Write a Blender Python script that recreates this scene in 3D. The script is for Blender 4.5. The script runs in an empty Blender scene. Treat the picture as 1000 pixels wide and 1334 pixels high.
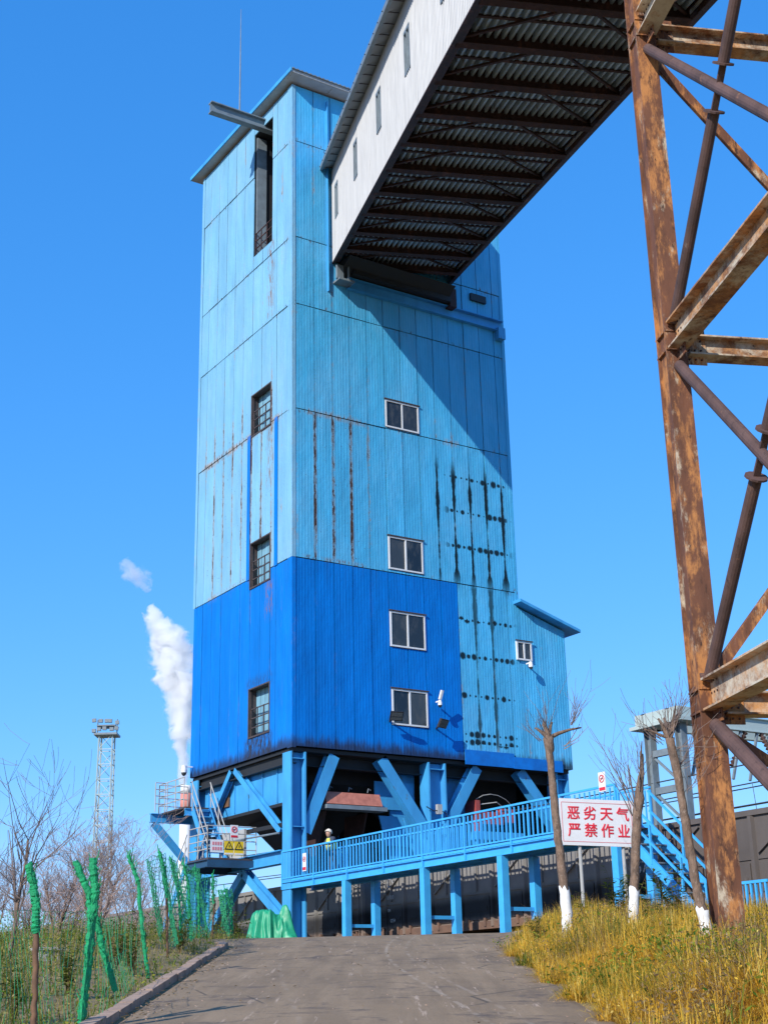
import bpy, math, random
import numpy as np
from mathutils import Vector, Matrix, noise
random.seed(7); rng = np.random.default_rng(11)
SC = bpy.context.scene
COL = SC.collection
rad = math.radians
V = Vector

# ------------------------------------------------------------------ camera, sky, sun, exposure
EYE = V((0, 0, 1.6)); FPX = 1840.0
PITCH, ROLL, YAW = rad(19.24), rad(-1.29), rad(32.96)
HEAD = V((math.sin(YAW), math.cos(YAW), 0)); RIGHT = V((math.cos(YAW), -math.sin(YAW), 0)); UP = V((0, 0, 1))
_f = HEAD * math.cos(PITCH) + UP * math.sin(PITCH); _u = -HEAD * math.sin(PITCH) + UP * math.cos(PITCH)
CR = RIGHT * math.cos(ROLL) + _u * math.sin(ROLL); CU = -RIGHT * math.sin(ROLL) + _u * math.cos(ROLL); CF = _f
cam = bpy.data.cameras.new('camera'); cam_o = bpy.data.objects.new('camera', cam); COL.objects.link(cam_o)
cam_o.matrix_world = Matrix(((CR.x, CU.x, -CF.x, EYE.x), (CR.y, CU.y, -CF.y, EYE.y), (CR.z, CU.z, -CF.z, EYE.z), (0, 0, 0, 1)))
cam.sensor_fit = 'HORIZONTAL'; cam.sensor_width = 36; cam.lens = FPX / 1000 * 36
cam.clip_start = 0.1; cam.clip_end = 9000
SC.camera = cam_o

SUN_AZ, SUN_EL = rad(66.3), rad(31.0)          # direction the light travels towards, clockwise from +Y
world = bpy.data.worlds.new("World"); SC.world = world; world.use_nodes = True
nt = world.node_tree
sky = nt.nodes.new('ShaderNodeTexSky'); sky.sky_type = 'NISHITA'; sky.sun_disc = False
sky.sun_elevation = SUN_EL; sky.sun_rotation = SUN_AZ + math.pi
sky.air_density = 1.0; sky.dust_density = 0.3; sky.ozone_density = 2.5; sky.altitude = 0
hsv = nt.nodes.new('ShaderNodeHueSaturation'); hsv.inputs['Saturation'].default_value = 1.22; hsv.inputs['Hue'].default_value = 0.502
nt.links.new(sky.outputs[0], hsv.inputs['Color'])
SKY = 0.15                                     # clear-air colour response: each channel a * x ** p, the same over the whole dome
sep = nt.nodes.new('ShaderNodeSeparateColor'); com = nt.nodes.new('ShaderNodeCombineColor'); nt.links.new(hsv.outputs[0], sep.inputs[0])
for ch, (a_, p_) in enumerate(((.408, .905), (.555, .592), (.88, .48))):
    m1 = nt.nodes.new('ShaderNodeMath'); m1.operation = 'POWER'; m0 = nt.nodes.new('ShaderNodeMath'); m0.operation = 'MULTIPLY'; m0.inputs[1].default_value = SKY
    m2 = nt.nodes.new('ShaderNodeMath'); m2.operation = 'MULTIPLY'; m2.inputs[1].default_value = a_ / SKY; m1.inputs[1].default_value = p_
    nt.links.new(sep.outputs[ch], m0.inputs[0]); nt.links.new(m0.outputs[0], m1.inputs[0]); nt.links.new(m1.outputs[0], m2.inputs[0]); nt.links.new(m2.outputs[0], com.inputs[ch])
nt.links.new(com.outputs[0], nt.nodes['Background'].inputs[0]); nt.nodes['Background'].inputs[1].default_value = SKY
sun = bpy.data.lights.new('sun', 'SUN'); sun.energy = 3.5; sun.angle = rad(0.5); sun.color = (1.0, 0.95, 0.87)
sun_o = bpy.data.objects.new('sun', sun); COL.objects.link(sun_o)
LT = V((math.sin(SUN_AZ) * math.cos(SUN_EL), math.cos(SUN_AZ) * math.cos(SUN_EL), -math.sin(SUN_EL)))
sun_o.rotation_euler = LT.to_track_quat('-Z', 'Y').to_euler(); sun_o.location = (-40, -20, 40)
SC.view_settings.view_transform = 'Standard'; SC.view_settings.look = 'None'
SC.view_settings.exposure = 0.585; SC.view_settings.gamma = 1.0; SC.view_settings.use_curve_mapping = False
SC.render.engine = 'CYCLES'
SC.cycles.max_bounces = 18; SC.cycles.diffuse_bounces = 4; SC.cycles.volume_bounces = 16; SC.cycles.transparent_max_bounces = 8

# survey helpers: a sight line of the photograph, cut at a real distance / plane, gives a real point
def ray(x, y): return CF + CR * ((x - 500) / FPX) - CU * ((y - 667) / FPX)
def atH(x, y, dist):
    d = ray(x, y); return EYE + d * (dist / math.hypot(d.x, d.y))
def onX(x, y, X): d = ray(x, y); return EYE + d * (X / d.x)
def onY(x, y, Y): d = ray(x, y); return EYE + d * (Y / d.y)

# ------------------------------------------------------------------ materials
def new_mat(name):
    m = bpy.data.materials.new(name); m.use_nodes = True
    return m, m.node_tree, m.node_tree.nodes['Principled BSDF']
class G:
    """tiny node-graph writer"""
    def __init__(s, nt): s.nt = nt
    def n(s, t, **k):
        nd = s.nt.nodes.new(t)
        for a, b in k.items(): setattr(nd, a, b)
        return nd
    def put(s, sock, v):
        if isinstance(v, bpy.types.NodeSocket): s.nt.links.new(v, sock)
        else: sock.default_value = v
    def m(s, op, a, b=0.0, c=None):
        nd = s.n('ShaderNodeMath', operation=op); s.put(nd.inputs[0], a); s.put(nd.inputs[1], b)
        if c is not None: s.put(nd.inputs[2], c)
        return nd.outputs[0]
    def step(s, x, lo, hi):      # smooth 0..1
        nd = s.n('ShaderNodeMapRange', interpolation_type='SMOOTHSTEP'); s.put(nd.inputs[0], x); s.put(nd.inputs[1], lo); s.put(nd.inputs[2], hi)
        return nd.outputs[0]
    def rng(s, x, lo, hi, a, b):
        nd = s.n('ShaderNodeMapRange'); s.put(nd.inputs[0], x); s.put(nd.inputs[1], lo); s.put(nd.inputs[2], hi); s.put(nd.inputs[3], a); s.put(nd.inputs[4], b)
        return nd.outputs[0]
    def band(s, x, lo, hi, e): return s.m('MULTIPLY', s.step(x, lo - e, lo + e), s.m('SUBTRACT', 1.0, s.step(x, hi - e, hi + e)))
    def mix(s, f, a, b, mode='MIX'):
        nd = s.n('ShaderNodeMix', data_type='RGBA', blend_type=mode); s.put(nd.inputs[0], f); s.put(nd.inputs[6], a); s.put(nd.inputs[7], b)
        return nd.outputs[2]
    def noise(s, vec, scale, detail=3.0, rough=0.55, dist=0.0):
        nd = s.n('ShaderNodeTexNoise'); s.put(nd.inputs['Vector'], vec); nd.inputs['Scale'].default_value = scale
        nd.inputs['Detail'].default_value = detail; nd.inputs['Roughness'].default_value = rough; nd.inputs['Distortion'].default_value = dist
        return nd.outputs['Fac']
    def pos(s): return s.n('ShaderNodeNewGeometry').outputs['Position']
    def scl(s, v, k):
        nd = s.n('ShaderNodeMapping'); s.put(nd.inputs[0], v); nd.inputs['Scale'].default_value = k; return nd.outputs[0]
    def xyz(s, v):
        nd = s.n('ShaderNodeSeparateXYZ'); s.put(nd.inputs[0], v); return nd.outputs
    def comb(s, x, y, z):
        nd = s.n('ShaderNodeCombineXYZ'); s.put(nd.inputs[0], x); s.put(nd.inputs[1], y); s.put(nd.inputs[2], z); return nd.outputs[0]
    def bump(s, h, bsdf, strength=.3, dist=.02):
        nd = s.n('ShaderNodeBump'); nd.inputs['Strength'].default_value = strength; nd.inputs['Distance'].default_value = dist
        s.put(nd.inputs['Height'], h); s.nt.links.new(nd.outputs[0], bsdf.inputs['Normal'])
def C4(c): return (c[0], c[1], c[2], 1)
def varied(name, c, c2=None, scale=4.0, rough=.6, amount=.5, stretch=(1, 1, 1), metal=0.0, bump=0.0, c3=None, thr=(.55, .7)):
    """base colour drifting to c2 by noise, with optional third colour in worn spots"""
    m, nt, b = new_mat(name); g = G(nt); p = g.scl(g.pos(), stretch)
    n1 = g.noise(p, scale, 5, .6)
    c2 = c2 or tuple(v * .7 for v in c)
    col = g.mix(g.rng(n1, .3, .7, 0, amount), C4(c), C4(c2))
    if c3: col = g.mix(g.step(g.noise(p, scale * 2.3, 6, .65), *thr), col, C4(c3))
    g.put(b.inputs['Base Color'], col); b.inputs['Roughness'].default_value = rough; b.inputs['Metallic'].default_value = metal
    if bump: g.bump(g.noise(p, scale * 3, 5, .6), b, bump, .02)
    return m
def plain(name, c, rough=.5, metal=0.0):
    m, nt, b = new_mat(name); b.inputs['Base Color'].default_value = C4(c); b.inputs['Roughness'].default_value = rough; b.inputs['Metallic'].default_value = metal
    return m

CX, CY = 23.79, 42.84            # the tower's near corner
LIGHT, DARK = (.072, .46, .79), (.0003, .188, .66)
ROWZ = [10.14, 17.03, 22.91, 27.33, 30.27, 34.67, 37.32]
def cladding(name, base, front, stains=False, wear=1.0):
    m, nt, b = new_mat(name); g = G(nt); P = g.pos(); x, y, z = g.xyz(P)
    h = g.m('SUBTRACT', x, CX) if front else g.m('SUBTRACT', y, CY)
    info = g.n('ShaderNodeObjectInfo').outputs['Random']
    big = g.noise(g.scl(P, (1.2, 1.2, .22)), 1.6, 4, .6)
    fine = g.noise(g.scl(P, (9, 9, .5)), 1.5, 3, .6)
    col = g.mix(g.rng(big, .3, .7, 0, .8), C4(base), C4(tuple(v * .66 for v in base)))
    col = g.mix(g.rng(g.noise(g.scl(P, (.5, .5, .3)), 1.0, 4, .7), .45, .72, 0, .45 * min(1, wear + .4)), col, C4(tuple(min(.8, v * .75 + .13) for v in base) if wear > .3 else tuple(v * 1.25 + .003 for v in base)))
    pale = tuple(min(.85, v * .82 + .10) for v in base)
    col = g.mix(g.rng(fine, .42, .75, 0, .30 * wear), col, C4(pale))
    col = g.mix(g.rng(info, 0, 1, 0, .34), col, C4(tuple(v * .72 for v in base)))
    # distance to the nearest vertical joint and horizontal joint
    w, off = (.795, .135) if front else (.825, -.05)
    u = g.m('DIVIDE', g.m('SUBTRACT', h, off), w)
    du = g.m('MULTIPLY', g.m('ABSOLUTE', g.m('SUBTRACT', u, g.m('ROUND', u))), w)
    dz = None
    for rz in ROWZ[1:6]:
        d = g.m('ABSOLUTE', g.m('SUBTRACT', z, rz)); dz = d if dz is None else g.m('MINIMUM', dz, d)
    near_v = g.m('SUBTRACT', 1.0, g.step(du, .02, .11)); near_h = g.m('SUBTRACT', 1.0, g.step(dz, .02, .22))
    spots = g.noise(g.scl(P, (5, 5, 1.6)), 2.2, 6, .7)
    sel = g.noise(g.comb(g.m('ROUND', u), 3.3, g.m('MULTIPLY', z, .16)), 3.1, 2, .5)
    if front: zone = g.m('MULTIPLY', g.band(h, .4, 3.2, .5), g.band(z, 17.0, 22.9, .3))
    else: zone = g.m('MULTIPLY', g.band(h, .9, 7.3, .3), g.band(z, 16.9, 24.5, .8))
    k = g.m('ADD', g.m('MULTIPLY', zone, .19 if front else .14), -.02)
    a1 = g.m('ADD', g.m('ADD', g.m('MULTIPLY', spots, .62), g.m('MULTIPLY', sel, .42)), k)
    rv = g.m('MULTIPLY', near_v, g.step(a1, .64, .70))
    rh = g.m('MULTIPLY', near_h, g.step(g.m('ADD', spots, g.m('MULTIPLY', k, .4)), .56, .66))
    sp = g.m('MULTIPLY', g.step(g.m('ADD', g.noise(g.scl(P, (7, 7, 6)), 2.0, 3, .6), g.m('MULTIPLY', zone, .05)), .735, .755), zone)
    halo = g.m('MULTIPLY', g.m('MULTIPLY', g.m('MAXIMUM', near_h, near_v), g.step(a1, .52, .70)), .55 * wear)
    col = g.mix(halo, col, (.42, .24, .10, 1))
    rust = g.m('MULTIPLY', g.m('MAXIMUM', g.m('MAXIMUM', rv, rh), sp), min(1, wear))
    rc = g.mix(g.noise(P, 14, 3), (.012, .008, .006, 1), (.13, .05, .018, 1))
    col = g.mix(rust, col, rc)
    # grime hanging from the joints and along the bottom edge
    gr = None
    for rz in ROWZ[1:6]:
        d = g.m('SUBTRACT', rz, z); q = g.m('MULTIPLY', g.band(d, .0, .9, .02), g.m('SUBTRACT', 1.0, g.m('MULTIPLY', d, .95))); gr = q if gr is None else g.m('MAXIMUM', gr, q)
    streak = g.step(g.noise(g.scl(P, (7, 7, .35)), 1.9, 4, .65), .50, .68)
    col = g.mix(g.m('MULTIPLY', g.m('MULTIPLY', gr, streak), .45), col, C4(tuple(v * .45 + .01 for v in base)))
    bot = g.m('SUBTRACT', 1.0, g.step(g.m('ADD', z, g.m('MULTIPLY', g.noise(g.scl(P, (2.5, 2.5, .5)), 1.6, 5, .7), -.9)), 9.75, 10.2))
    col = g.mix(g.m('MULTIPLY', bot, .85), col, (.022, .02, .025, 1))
    if not front:
        sill = g.m('MULTIPLY', g.band(h, 1.45, 3.5, .25), g.m('MAXIMUM', g.band(z, 10.1, 10.95, .1), g.m('MULTIPLY', g.band(z, 12.7, 13.1, .2), .5)))
        col = g.mix(g.m('MULTIPLY', sill, g.step(spots, .36, .6)), col, (.03, .03, .04, 1))
        sill2 = g.m('MULTIPLY', g.band(h, 1.45, 2.0, .2), g.m('MAXIMUM', g.band(z, 27.5, 30.9, .2), g.m('MAXIMUM', g.band(z, 20.4, 22.8, .3), g.band(z, 15.2, 16.6, .3))))
        col = g.mix(g.m('MULTIPLY', sill2, g.step(g.noise(g.scl(P, (6, 6, .8)), 2.0, 5, .7), .48, .60)), col, (.22, .105, .04, 1))
    if stains:
        # oily spots weeping from the bolt rows, and black runs down the joints
        s = .265; cu = g.m('ROUND', g.m('DIVIDE', h, s)); dx = g.m('SUBTRACT', h, g.m('MULTIPLY', cu, s))
        dd = None
        for rz in (21.47, 20.02, 18.56, 15.61, 14.16, 12.63, 11.15, 10.86):
            d = g.m('ABSOLUTE', g.m('SUBTRACT', z, rz)); dd = d if dd is None else g.m('MINIMUM', dd, d)
        wn = g.n('ShaderNodeTexWhiteNoise', noise_dimensions='2D'); g.put(wn.inputs['Vector'], g.comb(cu, g.m('ROUND', g.m('MULTIPLY', z, 1.25)), 0))
        r = g.m('ADD', .04, g.m('MULTIPLY', g.m('POWER', wn.outputs['Value'], 2.0), .14))
        wob = g.m('MULTIPLY', g.m('SUBTRACT', g.noise(P, 7, 4, .7), .5), .08)
        dist = g.m('ADD', g.m('SQRT', g.m('ADD', g.m('MULTIPLY', dx, dx), g.m('MULTIPLY', dd, dd))), wob)
        dot = g.m('SUBTRACT', 1.0, g.step(g.m('DIVIDE', dist, r), .6, 1.12))
        dot = g.m('MULTIPLY', dot, g.band(h, 6.9, 9.95, .25))
        idx = g.m('ROUND', u)
        wid = g.m('MULTIPLY', g.step(g.noise(g.comb(g.m('MULTIPLY', idx, 7.7), 0.0, g.m('MULTIPLY', z, .30)), 1.5, 3, .6), .26, .74), .125)
        sway = g.m('MULTIPLY', g.m('SUBTRACT', g.noise(g.comb(idx, 5.0, z), .8, 2), .5), .12)
        up = g.m('MULTIPLY', g.band(z, 17.05, 21.9, .5), g.band(h, 6.2, 9.9, .1))
        lo = g.m('MULTIPLY', g.band(z, 10.7, 17.05, .2), g.band(h, 7.8, 9.15, .1))
        zone2 = g.m('MAXIMUM', up, g.m('MULTIPLY', lo, .8))
        bell = g.m('MULTIPLY', g.m('SUBTRACT', 1.0, g.step(g.m('ABSOLUTE', g.m('SUBTRACT', z, 17.15)), .1, .55)), .06)
        run = g.m('SUBTRACT', 1.0, g.step(g.m('SUBTRACT', g.m('ABSOLUTE', g.m('ADD', du, sway)), g.m('ADD', g.m('ADD', wid, bell), wob)), -.03, .03))
        st = g.m('MAXIMUM', dot, g.m('MULTIPLY', run, zone2))
        col = g.mix(g.m('MULTIPLY', st, .97), col, (.006, .012, .016, 1))
    g.put(b.inputs['Base Color'], col)
    b.inputs['Specular IOR Level'].default_value = .16
    g.put(b.inputs['Roughness'], g.rng(big, .2, .8, .42, .6))
    g.bump(g.noise(g.scl(P, (1.6, 1.6, .9)), 1.1, 3), b, .6, .07)
    return m
M = {}
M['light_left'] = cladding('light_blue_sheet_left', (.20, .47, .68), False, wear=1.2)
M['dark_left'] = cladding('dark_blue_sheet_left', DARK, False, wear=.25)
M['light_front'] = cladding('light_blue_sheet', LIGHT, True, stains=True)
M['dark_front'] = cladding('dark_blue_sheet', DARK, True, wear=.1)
M['blue_steel'] = varied('light_blue_steel_paint', (.055, .36, .70), (.04, .24, .50), 2.0, .5, .9, (1, 1, .4), c3=(.10, .16, .2), thr=(.64, .72))
M['blue_rail'] = varied('blue_rail_paint', (.055, .42, .84), (.04, .30, .66), 3.0, .45, .7, c3=(.16, .10, .06), thr=(.70, .76))
M['dark_blue'] = varied('deep_blue_paint', DARK, (.004, .07, .3), 2.0, .45, .7)
M['core'] = plain('dark_inner_lining', (.012, .02, .03), .9)
M['soot_and_shade'] = varied('soot_and_shade_steel', (.012, .015, .02), (.02, .02, .02), 3, .7, .8)  # sooty steel; also colours the added shade blocks under the gallery end
M['roof_pale'] = varied('weathered_soffit', (.42, .42, .41), (.25, .26, .28), 1.5, .7, .8)
M['frame_dark'] = varied('dirty_dark_frame', (.085, .06, .055), (.035, .03, .035), 6, .7, .9)
M['grey_steel'] = varied('grey_painted_steel', (.20, .25, .28), (.12, .14, .16), 3, .55, .8)
M['recess'] = varied('pale_blue_recess_boards', (.20, .42, .55), (.10, .22, .30), 2.2, .7, .8, (1.5, 1.5, .4))
M['alu'] = varied('white_window_frame', (.72, .73, .74), (.5, .5, .5), 5, .45, .5)
def pane():
    m, nt, b = new_mat('dark_window_glass'); g = G(nt); P = g.pos(); info = g.n('ShaderNodeObjectInfo').outputs['Random']
    col = g.mix(g.rng(info, 0, 1, 0, 1), (.012, .016, .022, 1), (.045, .052, .058, 1))
    col = g.mix(g.step(g.noise(g.scl(P, (2, 2, .8)), 1.6, 4, .7), .45, .7), col, (.07, .07, .068, 1))
    g.put(b.inputs['Base Color'], col); g.put(b.inputs['Roughness'], g.rng(info, 0, 1, .06, .28)); return m
M['glass'] = pane()
M['white_plastic'] = plain('white_plastic', (.75, .75, .74), .4)
M['black'] = plain('black_plastic', (.015, .015, .017), .5)
M['led'] = varied('floodlight_lens', (.12, .13, .13), (.05, .055, .06), 30, .25, .8)
M['asphalt'] = None
def rust_mat(name, brown, orange, pale, orange_t=(.5, .62), pale_t=(.6, .7), stretch=(1, 1, .35), sc=2.2):
    m, nt, b = new_mat(name); g = G(nt); P = g.scl(g.pos(), stretch)
    col = g.mix(g.rng(g.noise(P, sc, 5, .65), .3, .7, 0, 1), C4(brown), C4(tuple(v * .42 for v in brown)))
    col = g.mix(g.step(g.noise(P, sc * 1.6, 8, .74, .15), *orange_t), col, C4(orange))
    col = g.mix(g.step(g.noise(P, sc * 1.1, 8, .76, .2), *pale_t), col, C4(pale))
    col = g.mix(g.step(g.noise(P, sc * 4, 5, .7), .58, .7), col, C4(tuple(v * .3 for v in brown)))
    g.put(b.inputs['Base Color'], col); b.inputs['Roughness'].default_value = .75
    g.bump(g.noise(P, sc * 8, 5, .7), b, .35, .012)
    return m
M['rust_leg'] = rust_mat('rusty_box_column', (.19, .072, .034), (.46, .19, .055), (.52, .43, .31), (.48, .63), (.54, .67))
M['rust_beam'] = rust_mat('rusty_pale_beam', (.27, .12, .055), (.52, .25, .09), (.56, .49, .38), (.42, .6), (.42, .62), (1, 1, 1), 1.1)
M['rust_pipe'] = rust_mat('brown_pipe', (.12, .066, .055), (.20, .10, .06), (.27, .22, .18), (.58, .7), (.64, .74))
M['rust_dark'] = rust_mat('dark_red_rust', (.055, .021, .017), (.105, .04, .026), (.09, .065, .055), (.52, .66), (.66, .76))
M['galv'] = varied('galvanised_sheet', (.40, .48, .55), (.24, .29, .34), 1.1, .45, 1.0, c3=(.12, .07, .05), thr=(.58, .72))
def grimy_white():
    m, nt, b = new_mat('grimy_white_sheet'); g = G(nt); P = g.pos(); x, y, z = g.xyz(P)
    col = g.mix(g.rng(g.noise(g.scl(P, (2, 2, .3)), 2.0, 5, .65), .35, .75, 0, .8), (.47, .47, .465, 1), (.33, .33, .33, 1))
    col = g.mix(g.step(g.noise(g.scl(P, (4, 4, .25)), 2.6, 6, .7), .60, .74), col, (.17, .145, .125, 1))
    g.put(b.inputs['Base Color'], col); b.inputs['Roughness'].default_value = .6
    return m
M['white_sheet'] = grimy_white()
M['wagon'] = varied('dark_wagon_paint', (.040, .038, .040), (.022, .021, .024), 1.2, .7, .9, (1, 1, .5), c3=(.11, .085, .07), thr=(.60, .78))
def sun_band_wagon():
    m, nt, b = new_mat('dark_wagon_with_sun_band'); g = G(nt); P = g.pos(); x, y, z = g.xyz(P)
    n1 = g.noise(g.scl(P, (1, 1, .4)), 2.0, 5, .7)
    col = g.mix(g.rng(n1, .3, .7, 0, 1), (.026, .025, .027, 1), (.014, .014, .016, 1))
    sun_band = g.m('MULTIPLY', g.step(g.m('ADD', z, g.m('MULTIPLY', n1, .2)), 4.5, 4.9), g.rng(g.noise(P, 2, 3), .25, .75, .75, 1))  # pale upper band: sunlight on the wagon side put into the colour
    col = g.mix(sun_band, col, (.25, .235, .215, 1))
    low = g.m('SUBTRACT', 1.0, g.step(g.m('ADD', z, g.m('MULTIPLY', n1, .3)), 4.0, 4.25)); col = g.mix(g.m('MULTIPLY', low, .8), col, (.24, .17, .13, 1))
    g.put(b.inputs['Base Color'], col); b.inputs['Roughness'].default_value = .8; return m
M['wagon'] = sun_band_wagon()
M['wagon_pale'] = varied('dusty_wagon_paint', (.115, .095, .085), (.07, .058, .052), 1.0, .8, .9, (1, 1, .5), c3=(.17, .14, .12), thr=(.58, .74))
M['wagon_low'] = varied('rusty_wagon_frame', (.20, .11, .07), (.10, .06, .045), 3, .8, .9)
M['stencil'] = plain('white_stencil_paint', (.45, .45, .44), .7)
M['bark'] = varied('grey_brown_bark', (.25, .165, .115), (.085, .058, .043), 14, .92, 1.0, (1, 1, .45), bump=1.0, c3=(.27, .20, .16), thr=(.56, .66))
M['twig'] = varied('thin_twig_bark', (.20, .15, .13), (.12, .085, .07), 6, .85, .7)
M['twig_pink'] = varied('reddish_twig_bark', (.42, .30, .26), (.24, .17, .14), 3, .85, .8)
M['whitewash'] = varied('whitewash', (.80, .80, .78), (.58, .56, .52), 9, .8, .7, c3=(.3, .25, .2), thr=(.70, .76))
M['sign_white'] = varied('sign_white', (.72, .72, .73), (.62, .62, .62), 3, .45, .6)
M['sign_red'] = plain('sign_red', (.62, .02, .04), .5)
M['sign_pink'] = plain('faded_red', (.62, .20, .22), .5)
M['sign_yellow'] = plain('sign_yellow', (.75, .52, .02), .5)
M['wrap_green'] = varied('green_wrapping', (.004, .36, .13), (.003, .20, .075), 11, .75, 1.0, bump=.9, c3=(.02, .10, .05), thr=(.6, .68))
M['net_green'] = plain('green_netting', (.03, .30, .13), .7)
M['tarp'] = varied('green_tarpaulin', (.02, .34, .17), (.012, .23, .11), 4, .45, .8, bump=.35)
M['post_rust'] = varied('rusty_post', (.20, .10, .05), (.09, .05, .03), 8, .8, .9)
M['kerb'] = varied('brownish_kerb_stone', (.46, .31, .22), (.27, .18, .13), 3, .9, .9, bump=.6)
M['concrete'] = varied('pale_concrete', (.42, .42, .41), (.3, .3, .29), 2, .85, .8)
M['red_paint'] = varied('faded_red_paint', (.42, .07, .06), (.25, .05, .04), 5, .6, .8)
M['salmon'] = varied('faded_orange_steel', (.52, .19, .13), (.30, .10, .07), 5, .7, .9)
M['skin'] = plain('skin', (.42, .24, .17), .6)
M['hivis'] = plain('yellow_vest', (.62, .62, .08), .7)
M['workwear'] = plain('dark_workwear', (.035, .05, .08), .8)
M['helmet'] = plain('pale_helmet', (.7, .62, .5), .4)
M['mast'] = varied('pale_green_grey_steel', (.42, .50, .48), (.33, .4, .39), 1, .6, .5)
M['chimney'] = varied('white_chimney', (.72, .70, .68), (.6, .58, .56), .2, .8, .5)
M['chimney_red'] = plain('faded_red_band', (.60, .22, .17), .8)
M['wire'] = plain('dark_wire', (.05, .05, .055), .6)

# ------------------------------------------------------------------ mesh helpers
class MB:
    def __init__(s): s.v = []; s.f = []
    def add(s, vs, fs):
        k = len(s.v); s.v += [tuple(p) for p in vs]; s.f += [tuple(i + k for i in q) for q in fs]; return s
    def hexa(s, c): return s.add(c, [(0, 3, 2, 1), (4, 5, 6, 7), (0, 1, 5, 4), (1, 2, 6, 5), (2, 3, 7, 6), (3, 0, 4, 7)])
    def box(s, x0, x1, y0, y1, z0, z1):
        return s.hexa([(x0, y0, z0), (x1, y0, z0), (x1, y1, z0), (x0, y1, z0), (x0, y0, z1), (x1, y0, z1), (x1, y1, z1), (x0, y1, z1)])
    def bar(s, p, q, w, h, up=UP, ow=0.0, oh=0.0):
        p, q = V(p), V(q); d = (q - p).normalized(); sd = d.cross(V(up))
        if sd.length < 1e-5: sd = d.cross(V((1, 0, 0)))
        sd.normalize(); u2 = sd.cross(d).normalized(); o = sd * ow + u2 * oh; a = sd * w / 2; b = u2 * h / 2
        return s.hexa([p + o - a - b, p + o + a - b, q + o + a - b, q + o - a - b, p + o - a + b, p + o + a + b, q + o + a + b, q + o - a + b])
    def ibeam(s, p, q, w, h, t=.03, up=UP, tw=None):
        s.bar(p, q, w, t, up, 0, h / 2 - t / 2); s.bar(p, q, w, t, up, 0, -h / 2 + t / 2)
        return s.bar(p, q, tw or t * .8, h - 2 * t - .002, up)
    def chan(s, p, q, w, h, t=.03, up=UP, side=1):
        s.bar(p, q, w, t, up, 0, h / 2 - t / 2); s.bar(p, q, w, t, up, 0, -h / 2 + t / 2)
        return s.bar(p, q, t, h - 2 * t - .002, up, side * (w / 2 - t / 2))
    def tube(s, pts, rs, n=8, cap=True):
        pts = [V(p) for p in pts]
        if not hasattr(rs, '__len__'): rs = [rs] * len(pts)
        k = len(s.v); ref = None
        for i, p in enumerate(pts):
            d = (pts[min(i + 1, len(pts) - 1)] - pts[max(i - 1, 0)])
            d = d.normalized() if d.length > 1e-9 else V((0, 0, 1))
            if ref is None: ref = V((1, 0, 0)) if abs(d.x) < .9 else V((0, 1, 0))
            a = (ref - d * ref.dot(d)).normalized(); ref = a; b = d.cross(a)
            for j in range(n):
                t = 2 * math.pi * j / n; s.v.append(tuple(p + (a * math.cos(t) + b * math.sin(t)) * rs[i]))
        for i in range(len(pts) - 1):
            for j in range(n):
                s.f.append((k + i * n + j, k + i * n + (j + 1) % n, k + (i + 1) * n + (j + 1) % n, k + (i + 1) * n + j))
        if cap:
            s.f.append(tuple(k + j for j in reversed(range(n)))); s.f.append(tuple(k + (len(pts) - 1) * n + j for j in range(n)))
        return s
    def prism(s, poly, d):
        n = len(poly); d = V(d); a = [V(p) for p in poly]; b = [p + d for p in a]
        return s.add(a + b, [tuple(range(n))[::-1], tuple(range(n, 2 * n))] + [(i, (i + 1) % n, n + (i + 1) % n, n + i) for i in range(n)])
    def mesh(s, name, mat=None, off=(0, 0, 0), smooth=False):
        me = bpy.data.meshes.new(name)
        me.from_pydata([(x - off[0], y - off[1], z - off[2]) for x, y, z in s.v], [], s.f)
        if smooth: me.polygons.foreach_set('use_smooth', [True] * len(me.polygons))
        if mat is not None:
            for q in (mat if isinstance(mat, (list, tuple)) else [mat]): me.materials.append(q)
        return me
    def build(s, name, mat, parent=None, smooth=False, label=None, loc=(0, 0, 0)):
        off = world_of(parent) if parent is not None else V(loc)
        o = bpy.data.objects.new(name, s.mesh(name, mat, off, smooth)); COL.objects.link(o)
        if parent is not None: o.parent = parent
        else: o.location = off
        if label: o['label'] = label
        return o
def world_of(o):
    p = V((0, 0, 0))
    while o is not None: p = p + o.location; o = o.parent
    return p
def inst(name, me, parent, loc, rz=0.0, label=None):     # one more piece sharing mesh data; loc in world
    o = bpy.data.objects.new(name, me); COL.objects.link(o); o.parent = parent
    o.location = V(loc) - world_of(parent); o.rotation_euler = (0, 0, rz)
    if label: o['label'] = label
    return o
def tag(o, label=None, cat=None, group=None, kind=None):
    if label: o['label'] = label
    if cat: o['category'] = cat
    if group: o['group'] = group
    if kind: o['kind'] = kind
    return o
def thing(name, loc, label, cat, group=None):
    o = bpy.data.objects.new(name, None); COL.objects.link(o); o.location = loc; o.empty_display_size = .2
    return tag(o, label, cat, group)
def copy_tree(o, parent=None):
    c = o.copy(); COL.objects.link(c); c.parent = parent
    for ch in list(o.children): copy_tree(ch, c)
    return c
TEXTS = []
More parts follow.
